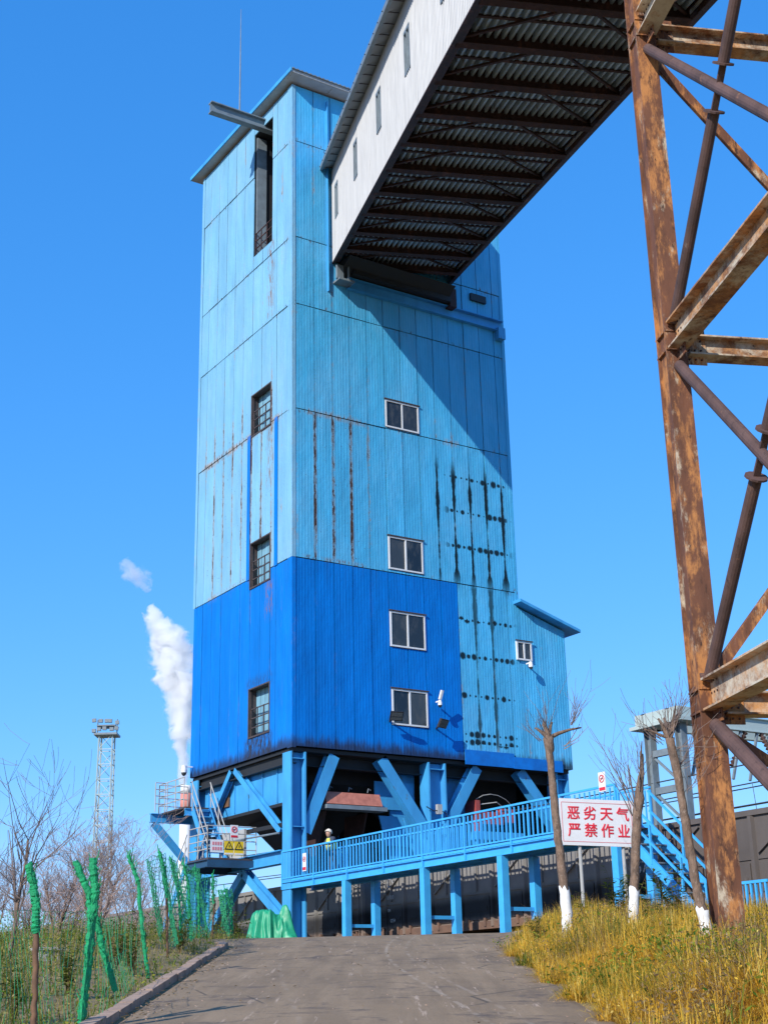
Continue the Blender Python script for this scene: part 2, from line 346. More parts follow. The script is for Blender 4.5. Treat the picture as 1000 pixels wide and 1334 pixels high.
def lettering(body, size, mat, parent, loc, xdir, ydir, offset=0.0, name='lettering', align='CENTER'):
    cu = bpy.data.curves.new(name, 'FONT'); cu.body = body; cu.size = size; cu.bevel_depth = offset; cu.bevel_resolution = 0; cu.extrude = .0015
    cu.align_x = align; cu.align_y = 'CENTER'; cu.materials.append(mat)
    o = bpy.data.objects.new(name, cu); COL.objects.link(o); o.parent = parent
    x = V(xdir).normalized(); y = V(ydir); y = (y - x * y.dot(x)).normalized(); z = x.cross(y); l = V(loc) - world_of(parent)
    TEXTS.append(o)
    o.matrix_local = Matrix(((x.x, y.x, z.x, l.x), (x.y, y.y, z.y, l.y), (x.z, y.z, z.z, l.z), (0, 0, 0, 1)))
    return o
def T(a, b, z): return V((CX + a, CY + b, z))      # tower frame: a along the front face, b along the left face

# ------------------------------------------------------------------ ground, road, kerb
def sm(t): t = min(1, max(0, t)); return t * t * (3 - 2 * t)
def ground(x, y):
    s = x * HEAD.x + y * HEAD.y; r = x * RIGHT.x + y * RIGHT.y
    if s < 34: z = max(.088 * s, -2.0)
    elif s < 42: t = (s - 34) / 8; z = 2.992 + .088 * 8 * (t - t * t / 2) + .004
    else: z = 3.35
    k = 1 - sm((s - 33) / 5)
    if r > 2.35: z += .28 * sm((r - 2.35) / 1.3) * k
    if r < -3.9: z += .16 * sm((-3.9 - r) / 1.2) * k + .0 
    lo = 2.3
    t = sm((x - (CX + 1.2)) / .35)
    return z * (1 - t) + lo * t
xs = sorted(set([-900, -400, -200, -100, -60, -40, -30, -24] + [round(-20 + .8 * i, 2) for i in range(58)] + [CX + 1.2, CX + 1.3, CX + 1.4, CX + 1.55, 28, 32, 40, 60, 100, 200, 500, 1500, 3000]))
ys = sorted(set([-900, -300, -100, -40, -20, -10] + [round(-4 + .8 * i, 2) for i in range(76)] + [60, 66, 74, 90, 120, 180, 300, 600, 1500, 4000]))
b = MB(); nx = len(xs)
for yy in ys:
    for xx in xs: b.v.append((xx, yy, ground(xx, yy)))
for j in range(len(ys) - 1):
    for i in range(nx - 1): b.f.append((j * nx + i, j * nx + i + 1, (j + 1) * nx + i + 1, (j + 1) * nx + i))
m, nt_, bs = new_mat('dry_soil'); g = G(nt_)
P = g.pos(); cc = g.mix(g.rng(g.noise(P, .7, 6, .7), .3, .7, 0, 1), (.20, .145, .07, 1), (.27, .20, .09, 1)); cc = g.mix(g.step(g.noise(P, 4, 5, .7), .5, .7), cc, (.06, .055, .03, 1))
g.put(bs.inputs['Base Color'], cc); bs.inputs['Roughness'].default_value = .95; M['soil'] = m
tag(b.build('ground', M['soil'], smooth=True), 'dry sloping earth rising to the tracks', kind='structure')

m, nt_, bs = new_mat('worn_asphalt'); g = G(nt_); P = g.pos()
rot = g.n('ShaderNodeMapping'); g.put(rot.inputs[0], P); rot.inputs['Rotation'].default_value = (0, 0, -YAW * -1)
Pr = rot.outputs[0]
cc = g.mix(g.rng(g.noise(P, .35, 6, .65), .3, .7, 0, 1), (.265, .180, .100, 1), (.172, .116, .065, 1))
cc = g.mix(g.rng(g.noise(g.scl(Pr, (2.2, .18, 1)), 1.2, 5, .7), .4, .7, 0, .8), cc, (.325, .225, .13, 1))
cc = g.mix(g.step(g.noise(P, .9, 7, .78, .4), .52, .66), cc, (.11, .078, .055, 1))
cc = g.mix(g.step(g.noise(g.scl(Pr, (5, .35, 1)), 1.6, 4, .7), .60, .72), cc, (.44, .32, .225, 1))
cc = g.mix(g.step(g.noise(P, 45, 3, .7), .55, .75), cc, (.09, .065, .045, 1))
vo = g.n('ShaderNodeTexVoronoi', feature='DISTANCE_TO_EDGE'); g.put(vo.inputs['Vector'], g.mix(.14, P, g.n('ShaderNodeTexNoise').outputs['Color'])); vo.inputs['Scale'].default_value = .42
crack = g.m('MULTIPLY', g.m('SUBTRACT', 1.0, g.step(vo.outputs['Distance'], .002, .010)), g.step(g.noise(P, .5, 3), .5, .6)); cc = g.mix(g.m('MULTIPLY', crack, .75), cc, (.04, .032, .026, 1))
rx, ry, rz_ = g.xyz(Pr)
for off, amp in ((.55, .5), (.95, .35), (-1.4, .2)):      # pale scrape lines left by wheels
    ln = g.m('ABSOLUTE', g.m('SUBTRACT', rx, g.m('ADD', off, g.m('MULTIPLY', g.m('SINE', g.m('MULTIPLY', ry, .16)), .7)))); cc = g.mix(g.m('MULTIPLY', g.m('MULTIPLY', g.m('SUBTRACT', 1.0, g.step(ln, .01, .05)), amp), g.step(g.noise(P, 2.5, 4), .42, .6)), cc, (.40, .32, .24, 1))
g.put(bs.inputs['Base Color'], cc); bs.inputs['Roughness'].default_value = .88; g.bump(g.noise(P, 60, 4, .7), bs, .5, .01); M['asphalt'] = m
def road_edges(s):
    l = -3.05 - .032 * max(s - 14, 0) - (max(s - 33, 0) * .55); r = 2.32 - .004 * max(s - 14, 0)
    l += .0; r += .05 * math.sin(s * 1.7) + (sm((s - 29) / 8) * 9)
    return l, r
b = MB(); NS = 40
ss = [-30, -10, 0, 6] + [8 + .6 * i for i in range(62)]
for s in ss:
    l, r = road_edges(s)
    for i in range(NS + 1):
        rr = l + (r - l) * i / NS; p = HEAD * s + RIGHT * rr
        xx = min(p.x, CX + 1.1); b.v.append((xx, p.y, ground(xx, p.y) + .03 + (.0 if 0 < i < NS else -.06)))
for j in range(len(ss) - 1):
    for i in range(NS): k = j * (NS + 1) + i; b.f.append((k, k + 1, k + NS + 2, k + NS + 1))
tag(b.build('road', M['asphalt'], smooth=True), 'worn grey asphalt road climbing to the tower', kind='structure')
# kerb: single stones along the left edge
kerb = thing('kerb', HEAD * 14 + RIGHT * -3.2, 'low row of reddish brown kerb stones along the left edge of the road', 'kerb')
s = 9.0
while s < 33:
    ln = .92 + random.uniform(-.06, .06); l0, l1 = road_edges(s)[0], road_edges(s + ln)[0]
    dz = random.uniform(-.015, .015); do = random.uniform(-.015, .015)
    pa = HEAD * s + RIGHT * (l0 - .09 + do); pb = HEAD * (s + ln) + RIGHT * (l1 - .09 + do)
    pa.z = ground(pa.x, pa.y) - .035 + dz; pb.z = ground(pb.x, pb.y) - .035 + dz
    q = MB().bar(pa, pb, .17, .28); q.build('kerb_stone', M['kerb'], kerb); s += ln + .02

# ------------------------------------------------------------------ loading tower
tower = thing('loading_tower', (CX, CY, 3.35), 'tall blue sheet clad coal loading tower with a dark blue lower band', 'tower')
_pm = {}
def panel_mesh(w, h, ribs, mat, ga=.03):
    key = (round(w, 3), round(h, 3), ribs, mat.name); e_ = ga / 2
    if key in _pm: return _pm[key]
    w2 = w - ga; pts = [(e_, .03), (e_, -.006), (.035, -.006), (.045, 0)]
    for i in range(ribs):
        c = e_ + w2 * (i + .5 + .5 / ribs * 0) / ribs
        if 0.06 < c < w - .06: pts += [(c - .028, 0), (c - .012, -.0038), (c + .012, -.0038), (c + .028, 0)]
    pts += [(w - e_ - .004, 0), (w - e_, 0), (w - e_, .03)]
    b = MB(); n = len(pts); h0, h1 = .016, h - .016
    for zz, oy in ((h0, -.012), (h1, 0.0)): b.v += [(x, y + oy, zz) for x, y in pts]
    b.v += [(x, .03, h0) for x, y in pts]
    for i in range(n - 1): b.f.append((i, i + 1, n + i + 1, n + i)); b.f.append((2 * n + i, 2 * n + i + 1, i + 1, i))
    _pm[key] = b.mesh('panel', mat); return _pm[key]
def column_panels(edges, rows, holes, matf, front, ribs=5):
    for i in range(len(edges) - 1):
        c0, c1 = edges[i], edges[i + 1]
        for j in range(len(rows) - 1):
            segs = [(rows[j], rows[j + 1])]
            for (h0, h1, z0, z1) in holes:
                if c0 > h0 - .05 and c1 < h1 + .05:
                    new = []
                    for a, bz in segs:
                        if z1 <= a or z0 >= bz: new.append((a, bz)); continue
                        if z0 > a + .02: new.append((a, z0))
                        if z1 < bz - .02: new.append((z1, bz))
                    segs = new
            for a, bz in segs:
                mt, nm = matf((c0 + c1) / 2, a)
                if mt is None: continue
                nr = max(2, int(round((c1 - c0) / .135)))
                me = panel_mesh(c1 - c0, bz - a, nr, mt, .028 if front else .04)
                jit = random.uniform(-.008, .008); tw = random.uniform(-.010, .010)
                if front: o_ = inst(nm, me, tower, T(c0, -.03 + jit, a), tw)
                else: o_ = inst(nm, me, tower, T(-.03 + jit, c1, a), -math.pi / 2 + tw)
                o_.rotation_euler.x = random.uniform(-.0015, .0015)
FE = [0, .93, 1.725, 2.52, 3.315, 4.11, 4.905, 5.70, 6.50, 7.295, 8.09, 8.885, 9.68, 10.18]
LE = [0, 1.2, 1.62, 2.435, 3.25, 4.075, 4.90, 5.725, 6.55, 7.375, 8.2]
WIN = [(4.11, 5.70, 22.97, 24.15), (4.11, 5.70, 17.15, 18.48), (4.11, 5.70, 14.15, 15.52), (4.11, 5.70, 11.22, 12.57)]
OPEN = [(1.62, 3.25, 30.9, 36.75), (1.62, 3.25, 22.85, 24.6), (1.62, 3.25, 16.62, 18.4), (1.62, 3.25, 10.93, 12.72)]
column_panels(FE, ROWZ, WIN, lambda c, z: ((M['dark_front'], 'dark_panel') if z < 17 and c < 7.29 else (M['light_front'], 'panel')), True)
column_panels(LE, ROWZ, OPEN, lambda c, z: ((M['dark_left'], 'dark_panel') if z < 17 else (M['light_left'], 'panel')), False)
# inner lining behind the sheets, with the openings left free
b = MB()
b.box(CX + .02, CX + 10.16, CY + .01, CY + .06, 10.16, 37.3)
for h0, h1 in ((.06, 1.62), (3.25, 8.2)): b.box(CX + .01, CX + .06, CY + h0, CY + h1, 10.16, 37.3)
zz = 10.16
for (_, _, z0, z1) in sorted(OPEN, key=lambda q: q[2]): b.box(CX + .01, CX + .06, CY + 1.625, CY + 3.245, zz, z0); zz = z1
b.box(CX + .01, CX + .06, CY + 1.625, CY + 3.245, zz, 37.3)
b.box(CX + .05, CX + 10.16, CY + 8.15, CY + 8.2, 10.16, 37.3); b.box(CX + 10.1, CX + 10.15, CY + .06, CY + 8.15, 10.16, 37.3)
b.build('inner_wall', M['core'], tower)
# far side sheets are plain
b = MB(); b.box(CX + 10.16, CX + 10.2, CY + .02, CY + 8.2, 16.5, 37.3); b.box(CX + .02, CX + 10.2, CY + 8.21, CY + 8.24, 10.16, 37.3)
b.build('rear_cladding', M['light_front'], tower)
# corner trims
MB().box(CX - .055, CX + .10, CY - .058, CY - .046, 17.03, 37.3).box(CX - .058, CX - .046, CY - .045, CY + .30, 17.03, 37.3).build('corner_trim', M['light_left'], tower)
MB().box(CX - .055, CX + .10, CY - .058, CY - .046, 10.1, 17.02).box(CX - .058, CX - .046, CY - .045, CY + .30, 10.1, 17.02).build('corner_trim', M['dark_left'], tower)
MB().box(CX + 10.08, CX + 10.24, CY - .06, CY - .047, 16.6, 37.3).build('corner_trim', M['light_front'], tower)
MB().box(CX - .06, CX - .047, CY + 8.05, CY + 8.26, 17.03, 37.3).build('corner_trim', M['light_left'], tower)
# painted strips each side of the second opening
for b0 in (1.06, 3.29):
    MB().box(CX - .075, CX - .061, CY + b0, CY + b0 + .24, 17.0, 22.95).build('painted_strip', M['dark_left'], tower)
# roof: sloping fascia edges, ribbed sheet edge and pale soffit
ovx, ov = .40, .62
MB().box(CX - ovx, CX + 10.75, CY - ov, CY + 8.8, 37.44, 37.56).build('roof', M['roof_pale'], tower)
MB().box(CX - ovx - .05, CX - ovx, CY - ov - .04, CY + 8.85, 37.46, 37.63).build('roof_fascia', M['blue_steel'], tower)
b = MB()
for i in range(56):
    a0 = CX - ovx + .02 + i * .2; b.box(a0, a0 + .1, CY - ov - .07, CY + 8.7, 37.565, 37.615); b.box(a0 + .1, a0 + .2, CY - ov - .06, CY + 8.7, 37.565, 37.59)
b.build('roof_sheet', M['grey_steel'], tower)
for i in range(6):
    MB().box(CX - .3 + 1.9 * i, CX - .3 + 1.9 * i + 1.86, CY - ov + .03, CY - .08, 37.42, 37.438).build('soffit_panel', M['roof_pale'], tower)
MB().bar(T(.0, 4.7, 37.6), T(0, 4.7, 37.9), .3, .3).tube([T(-.1, 4.6, 37.6), T(-.1, 4.6, 41.0), T(-.1, 4.6, 44.2)], [.045, .03, .012], 6).build('lightning_rod', M['grey_steel'], tower)
# openings on the left face: recess, jambs, guard rails
for k, (h0, h1, z0, z1) in enumerate(OPEN):
    dp = 1.3 if k == 0 else .26
    b = MB(); n = 4
    if k == 0: b.box(CX + dp, CX + dp + .05, CY + h0, CY + h1, z0, z1)
    b.box(CX + .06, CX + dp, CY + h0 - .05, CY + h0, z0, z1).box(CX + .06, CX + dp, CY + h1, CY + h1 + .05, z0, z1).box(CX + .06, CX + dp, CY + h0, CY + h1, z1, z1 + .05)
    b.build('recess', M['frame_dark'] if k else M['soot_and_shade'], tower)
    MB().box(CX + .0, CX + dp, CY + h0, CY + h1, z0 - .05, z0).build('opening_floor', M['frame_dark'], tower)
    if k:
        for i in range(5):
            w_ = (h1 - h0) / 5
            MB().box(CX + dp + random.uniform(0, .03), CX + dp + .06, CY + h0 + w_ * i + .008, CY + h0 + w_ * (i + 1) - .008, z0, z1).build('board', M['recess'], tower)
    else:
        MB().box(CX + .62, CX + .72, CY + 2.55, CY + 2.78, z0, z1 - .3).build('guide_post', M['recess'], tower)
        MB().box(CX + .06, CX + .5, CY + 3.17, CY + 3.245, z0, z1 - .1).build('jamb_lining', M['grey_steel'], tower)
        MB().box(CX + .07, CX + .55, CY + 1.625, CY + 1.66, z0, z1).build('jamb_lining', M['light_left'], tower)
    # dirty frame round the hole
    f = MB(); t_ = .06
    f.box(CX - .07, CX + .05, CY + h0 - t_ * .4, CY + h0 + t_ * .6, z0 - t_ * .5, z1 + t_ * .5).box(CX - .07, CX + .05, CY + h1 - t_ * .6, CY + h1 + t_ * .4, z0 - t_ * .5, z1 + t_ * .5)
    f.box(CX - .066, CX + .05, CY + h0 + t_ * .6, CY + h1 - t_ * .6, z0 - t_ * .5, z0 + t_ * .5).box(CX - .066, CX + .05, CY + h0 + t_ * .6, CY + h1 - t_ * .6, z1 - t_ * .3, z1 + t_ * .5)
    if k: f.build('opening_frame', M['frame_dark'], tower)
    r = MB(); top = 1.1
    for zr in (.35, .7, 1.05): r.bar(T(.02, h0 + .05, z0 + zr), T(.02, h1 - .05, z0 + zr), .035, .035)
    for i in range(4): bb = h0 + .08 + (h1 - h0 - .16) * i / 3; r.bar(T(.02, bb, z0), T(.02, bb, z0 + 1.08), .035, .035, (1, 0, 0))
    r.build('guard_rail', M['rust_dark'] if k == 0 else M['frame_dark'], tower)
hoist = MB().ibeam(T(-2.55, 2.42, 36.78), T(1.2, 2.42, 36.78), .30, .50, .05).build('hoist_beam', M['grey_steel'], tower)
# windows on the front face
def window(parent, a0, a1, z0, z1, rail=.07, oy=0.0):
    CY = globals()['CY'] + oy
    f = MB(); y0, y1 = CY - .075, CY + .02
    f.box(CX + a0 + .01, CX + a1 - .01, y0, y1, z0 + .01, z0 + rail).box(CX + a0 + .01, CX + a1 - .01, y0, y1, z1 - rail, z1 - .01)
    f.box(CX + a0 + .01, CX + a0 + rail, y0, y1, z0 + rail, z1 - rail).box(CX + a1 - rail, CX + a1 - .01, y0, y1, z0 + rail, z1 - rail)
    am = (a0 + a1) / 2; f.box(CX + am - rail * .45, CX + am + rail * .45, y0 + .005, y1, z0 + rail, z1 - rail)
    fr = f.build('window', M['alu'], parent)
    j1, j2, j3 = (random.uniform(-.012, .012) for _ in range(3))
    MB().prism([(CX + a0 + rail, CY - .03 + j1, z0 + rail), (CX + am - rail * .45, CY - .03 - j1, z0 + rail), (CX + am - rail * .45, CY - .03 - j1 + j2, z1 - rail), (CX + a0 + rail, CY - .03 + j1 + j2, z1 - rail)], (0, .01, 0)).build('glass_pane', M['glass'], fr)
    MB().box(CX + am + rail * .45, CX + a1 - rail, CY - .045, CY - .033, z0 + rail, z1 - rail).build('glass_pane', M['glass'], fr)
    MB().box(CX + a0 - .05, CX + a1 + .05, CY - .11, CY - .06, z1 + .0, z1 + .04).build('lintel_flashing', M['frame_dark'], fr)
for (a0, a1, z0, z1) in WIN: window(tower, a0, a1, z0, z1)
# lean-to bay at the right, sloping roof
AX = [10.18, 10.97, 11.76, 12.52]
def ztop(a): return 16.48 - (a - 10.16) * .305
for i in range(3):
    a0, a1 = AX[i], AX[i + 1]; b = MB(); nr = 6; pts = [(a0 + .005, .03), (a0 + .005, -.012), (a0 + .03, -.012), (a0 + .04, 0)]
    for r_ in range(nr):
        c = a0 + (a1 - a0) * (r_ + .5) / nr; pts += [(c - .025, 0), (c - .011, -.007), (c + .011, -.007), (c + .025, 0)]
    pts += [(a1 - .006, 0), (a1 - .006, .03)]
    n = len(pts); b.v += [(CX + x, CY - .035 + y, 10.14) for x, y in pts] + [(CX + x, CY - .035 + y, ztop(x) - .05) for x, y in pts]
    for q in range(n - 1): b.f.append((q, q + 1, n + q + 1, n + q))
    b.build('panel', M['light_front'], tower)
b = MB(); b.add([(CX + 10.18, CY + .0, 10.14), (CX + 12.5, CY + .0, 10.14), (CX + 12.5, CY + .0, ztop(12.5) - .06), (CX + 10.18, CY, ztop(10.18) - .06), (CX + 10.2, CY + 5, 10.14), (CX + 12.5, CY + 5, 10.14), (CX + 12.5, CY + 5, ztop(12.5) - .06), (CX + 10.2, CY + 5, ztop(10.2) - .06)],
    [(0, 1, 2, 3), (1, 5, 6, 2), (5, 4, 7, 6), (0, 4, 5, 1)]).build('side_bay_wall', M['light_front'], tower)
MB().prism([T(10.0, -.5, ztop(10.0) + .02), T(13.0, -.5, ztop(13.0) + .02), T(13.0, -.5, ztop(13.0) + .14), T(10.0, -.5, ztop(10.0) + .14)], (0, 5.7, 0)).build('side_bay_roof', M['blue_steel'], tower)
window(tower, 9.98, 10.74, 14.27, 15.04, .07, -.05)
# blue flashing along the bottom right
MB().box(CX + 7.30, CX + 9.6, CY - .10, CY - .062, 10.0, 10.55).build('flashing', M['dark_blue'], tower)
MB().box(CX + 9.55, CX + 11.95, CY - .12, CY - .104, 9.98, 10.42).build('flashing', M['dark_blue'], tower)
# pipe ledge, hood and vent slot below the conveyor gallery
MB().chan(T(2.4, -.14, 28.75), T(10.1, -.14, 28.75), .22, .5, .03, side=-1).build('ledge_channel', M['blue_steel'], tower)
MB().box(CX + 9.75, CX + 10.1, CY - .34, CY - .05, 28.1, 28.62).build('ledge_end_box', M['blue_steel'], tower)
MB().box(CX + 8.5, CX + 9.3, CY - .16, CY - .05, 29.66, 29.98).build('vent_slot', M['black'], tower)
MB().box(CX + 2.5, CX + 7.2, CY - .5, CY - .06, 29.05, 29.5).build('added_shade_box', M['soot_and_shade'], tower)  # added dark box, stands for the deep shade under the gallery end
MB().prism([T(2.05, -.06, 28.98), T(2.05, -.95, 29.55), T(2.05, -.06, 29.62)], (5.1, 0, 0)).build('added_shade_wedge', M['soot_and_shade'], tower)  # added dark wedge covering the wall so it reads as shade
MB().box(CX + 7.22, CX + 7.55, CY - .42, CY - .05, 28.9, 29.75).build('bracket', M['rust_dark'], tower)
MB().bar(T(1.9, -.4, 29.3), T(1.9, -.4, 28.7), .10, .3).box(CX + 1.8, CX + 2.5, CY - .55, CY - .05, 28.62, 28.7).bar(T(2.25, -.5, 29.35), T(2.25, -.5, 28.7), .06, .06).build('bracket', M['grey_steel'], tower)
MB().bar(T(1.55, -.075, 37.0), T(1.55, -.075, 28.2), .03, .16, (0, 1, 0)).build('downpipe', M['blue_steel'], tower)
# --- supporting frame
MB().box(CX + .06, CX + 12.4, CY + .1, CY + 8.15, 10.0, 10.13).build('floor_slab', M['soot_and_shade'], tower)
b = MB().ibeam(T(.0, .62, 9.78), T(12.4, .62, 9.78), .3, .42, .03); b.build('floor_beam', M['soot_and_shade'], tower)
MB().ibeam(T(.12, .2, 9.8), T(.12, 8.2, 9.8), .3, .42, .03).build('floor_beam', M['soot_and_shade'], tower)
def hcol(a, bb, z0=2.4, z1=9.98, w=.55, d=.6):
    c = MB(); c.box(CX + a - .03, CX + a + .03, CY + bb, CY + bb + d, z0, z1).box(CX + a + w - .03, CX + a + w + .03, CY + bb, CY + bb + d, z0, z1)
    c.box(CX + a + .03, CX + a + w - .03, CY + bb + d / 2 - .02, CY + bb + d / 2 + .02, z0, z1)
    for zp in (z0 + .05, 5.4, 7.4, z1 - .25): c.box(CX + a + .032, CX + a + w - .032, CY + bb + .02, CY + bb + d / 2 - .022, zp, zp + .03)
    return c.build('column', M['blue_steel'], tower)
hcol(-.03, .02); hcol(5.72, .02, w=.72); hcol(11.75, .05)
for a in (-.03, 5.72, 11.75): hcol(a, 7.45)
for p, q in (((1.75, 9.95), (.58, 7.25)), ((3.72, 9.98), (5.70, 7.35)), ((8.0, 9.95), (6.48, 7.6)), ((10.0, 9.95), (11.75, 7.9))):
    MB().ibeam(T(p[0], .30, p[1]), T(q[0], .30, q[1]), .42, .40, .03, (0, 1, 0)).build('knee_brace', M['blue_steel'], tower)
# left side: plate girder and diagonals
MB().box(CX + .25, CX + .29, CY + .64, CY + 7.4, 8.35, 9.97).build('girder_plate', M['blue_steel'], tower)
for i in range(6): MB().box(CX + .20, CX + .248, CY + 1.5 + i * 1.1, CY + 1.54 + i * 1.1, 8.4, 9.9).build('stiffener', M['blue_steel'], tower)
MB().box(CX + .12, CX + 3.0, CY + .66, CY + 6.8, 8.22, 8.33).build('hopper_ledge', M['soot_and_shade'], tower)
for p, q in (((4.6, 9.9), (7.2, 7.4)), ((4.3, 9.9), (.75, 7.3))):
    MB().ibeam(T(.02, p[0], p[1]), T(.02, q[0], q[1]), .22, .24, .025, (1, 0, 0)).build('diagonal_brace', M['blue_steel'], tower)
MB().bar(T(.1, .7, 7.55), T(.1, 7.4, 7.65), .12, .14).build('tie_beam', M['soot_and_shade'], tower)
MB().tube([T(-.15, .7, 7.25), T(-.15, 7.4, 7.4)], .035, 6).build('tie_rod', M['grey_steel'], tower)
MB().ibeam(T(.02, .64, 6.45), T(.02, 7.4, 6.45), .34, .46, .03).build('tie_beam', M['blue_steel'], tower)
for q in ((.66, 4.45), (6.3, 4.2)):
    MB().ibeam(T(.02, 3.5, 6.15), T(.02, q[0], q[1]), .3, .3, .03, (1, 0, 0)).build('diagonal_brace', M['blue_steel'], tower)
# interior: back wall, hoppers, chute mouth
b = MB(); b.box(CX + 5.0, CX + 12.3, CY + 8.06, CY + 8.12, 5.6, 10.0); b.box(CX + 12.3, CX + 12.36, CY + 1.0, CY + 8.12, 6.0, 10.0); b.build('rear_screen', M['soot_and_shade'], tower)
def hopper(a0, a1, b0, b1, mat):
    ac, bc = (a0 + a1) / 2, (b0 + b1) / 2; h = MB()
    top = [T(a0, b0, 9.98), T(a1, b0, 9.98), T(a1, b1, 9.98), T(a0, b1, 9.98)]
    mid = [T(a0, b0, 9.2), T(a1, b0, 9.2), T(a1, b1, 9.2), T(a0, b1, 9.2)]
    low = [T(ac + sx * .55, bc + sy * .55, 6.9) for sx, sy in ((-1, -1), (1, -1), (1, 1), (-1, 1))]
    lst = [T(ac + sx * .5, bc + sy * .5, 6.1) for sx, sy in ((-1, -1), (1, -1), (1, 1), (-1, 1))]
    h.add(top + mid + low + lst, [(k * 4 + i, k * 4 + (i + 1) % 4, k * 4 + 4 + (i + 1) % 4, k * 4 + 4 + i) for k in range(3) for i in range(4)])
    return h.build('hopper', mat, tower)
hopper(.9, 4.6, 1.6, 7.0, M['soot_and_shade']); hopper(7.4, 11.4, 2.2, 7.0, M['soot_and_shade'])
chute = MB().prism([T(1.45, .55, 8.28), T(1.45, .15, 8.28), T(1.45, .35, 8.72), T(1.45, .95, 8.80), T(1.45, .95, 8.28)], (2.3, 0, 0)).build('chute_mouth', M['salmon'], tower)
MB().prism([T(1.38, .60, 8.10), T(1.38, .04, 8.10), T(1.38, .04, 8.24), T(1.38, .60, 8.24)], (2.5, 0, 0)).build('chute_lip', M['grey_steel'], chute)
MB().prism([T(1.7, .7, 8.1), T(1.7, 2.2, 8.1), T(1.7, 2.4, 6.2), T(1.7, 1.5, 6.2)], (.06, 0, 0)).build('chute_side', M['rust_dark'], chute)
MB().prism([T(3.4, .7, 8.1), T(3.4, 2.2, 8.1), T(3.4, 2.4, 6.2), T(3.4, 1.5, 6.2)], (.06, 0, 0)).build('chute_side', M['rust_dark'], chute)
for k in range(3): MB().tube([T(1.8 + k * .8, .6, 8.8), T(1.85 + k * .8, .62, 8.95), T(1.95 + k * .8, .62, 8.9)], .02, 5).build('lifting_hook', M['grey_steel'], chute)
MB().box(CX + 3.9, CX + 5.6, CY + .9, CY + .95, 8.3, 9.3).build('side_plate', M['blue_steel'], tower)
MB().prism([T(4.0, .8, 8.05), T(5.6, .8, 8.05), T(5.6, .8, 7.0), T(4.3, .8, 7.0)], (0, .06, 0)).build('side_plate', M['blue_steel'], tower)
MB().box(CX + 6.5, CX + 7.9, CY + .9, CY + .95, 6.9, 9.95).build('side_plate', M['blue_steel'], tower)
MB().box(CX + 4.6, CX + 5.7, CY + 1.0, CY + 1.05, 6.4, 9.95).build('side_plate', M['blue_steel'], tower)
MB().prism([T(5.0, .7, 8.0), T(7.3, .7, 8.0), T(6.7, .7, 6.6), T(5.5, .7, 6.6)], (0, .08, 0)).build('side_plate', M['blue_steel'], tower)
MB().box(CX + 5.95, CX + 6.15, CY - .12, CY + .02, 8.1, 8.45).build('junction_box', M['concrete'], tower)
MB().tube([T(5.5, -.05, 8.35), T(5.8, -.08, 8.2), T(6.05, -.08, 8.25), T(6.35, -.06, 8.15), T(6.5, 0, 7.8)], .02, 5).build('cable', M['black'], tower)

# ------------------------------------------------------------------ loading walkway (platform) along the track
walk = thing('loading_walkway', T(0, -8, 3.35), 'raised light blue steel walkway with railings beside the wagons', 'walkway')
B0, B1, DZ = .62, -16.4, 5.62
MB().ibeam(T(-.02, B0, DZ - .16), T(-.02, B1, DZ - .16), .16, .24, .02).build('edge_beam', M['blue_rail'], walk)
MB().ibeam(T(1.08, B0, DZ - .16), T(1.08, B1, DZ - .16), .16, .24, .02).build('edge_beam', M['blue_rail'], walk)
nb = 17
for i in range(nb):
    bb = B0 + (B1 - B0) * i / nb; w_ = (B0 - B1) / nb
    MB().box(CX + .07, CX + .99, CY + bb - w_ + .01, CY + bb - .01, DZ - .05, DZ - .02).build('deck_plate', M['frame_dark'], walk)
    MB().bar(T(.05, bb - .1, DZ - .14), T(1.0, bb - .1, DZ - .14), .06, .12).build('cross_beam', M['blue_rail'], walk)
for bb in (-3.52, -7.92, -11.66, -16.28):
    for a in (-.02, 1.06):
        x, y = CX + a, CY + bb
        MB().box(x - .11, x + .11, y - .11, y + .11, 2.2 if a > .5 else ground(x, y) - .2, DZ - .29).build('post', M['blue_rail'], walk)
    MB().bar(T(.1, bb, 3.95), T(.94, bb, 3.95), .08, .1).build('cross_tie', M['blue_rail'], walk)
bal = MB().box(-.016, .016, -.016, .016, .10, .93).mesh('baluster', M['blue_rail'])
post_me = MB().box(-.028, .028, -.028, .028, -.25, 1.0).mesh('railing_post', M['blue_rail'])
def railing(parent, a, b0, b1, z, n, every=11, k=0):
    st = (b1 - b0) / n
    for i in range(n + 1):
        if i % every == 0: inst('railing_post', post_me, parent, T(a, b0 + st * i, z))
        else: inst('baluster', bal, parent, T(a, b0 + st * i, z))
    MB().bar(T(a, b0, z + .985), T(a, b1, z + .985), .055, .05).build('handrail', M['blue_rail'], parent)
    MB().bar(T(a, b0, z + .09), T(a, b1, z + .09), .04, .04).build('bottom_rail', M['blue_rail'], parent)
railing(walk, -.06, B0, B1, DZ, 88)
railing(walk, 1.1, B0 - 1.2, B1, DZ, 80)
MB().box(CX + 1.085, CX + 1.095, CY + B1, CY + B0 - 1.2, DZ + .0, DZ + .1).build('kick_plate', M['blue_rail'], walk)
MB().box(CX - .045, CX - .035, CY + B1, CY + B0, DZ - .02, DZ + .05).build('kick_plate', M['blue_rail'], walk)
# cable bundle and clutter lying on the deck edge
b = MB()
for i in range(34):
    bb = B0 - .3 - i * .48 + random.uniform(-.1, .1)
    if random.random() < .8: b.tube([T(.05, bb, DZ + .02), T(.1 + random.random() * .2, bb - .07, DZ + .07 + random.random() * .12), T(.08, bb - .15, DZ + .03)], .025, 5)
tag(b.build('deck_clutter', M['black'], walk), kind='stuff')
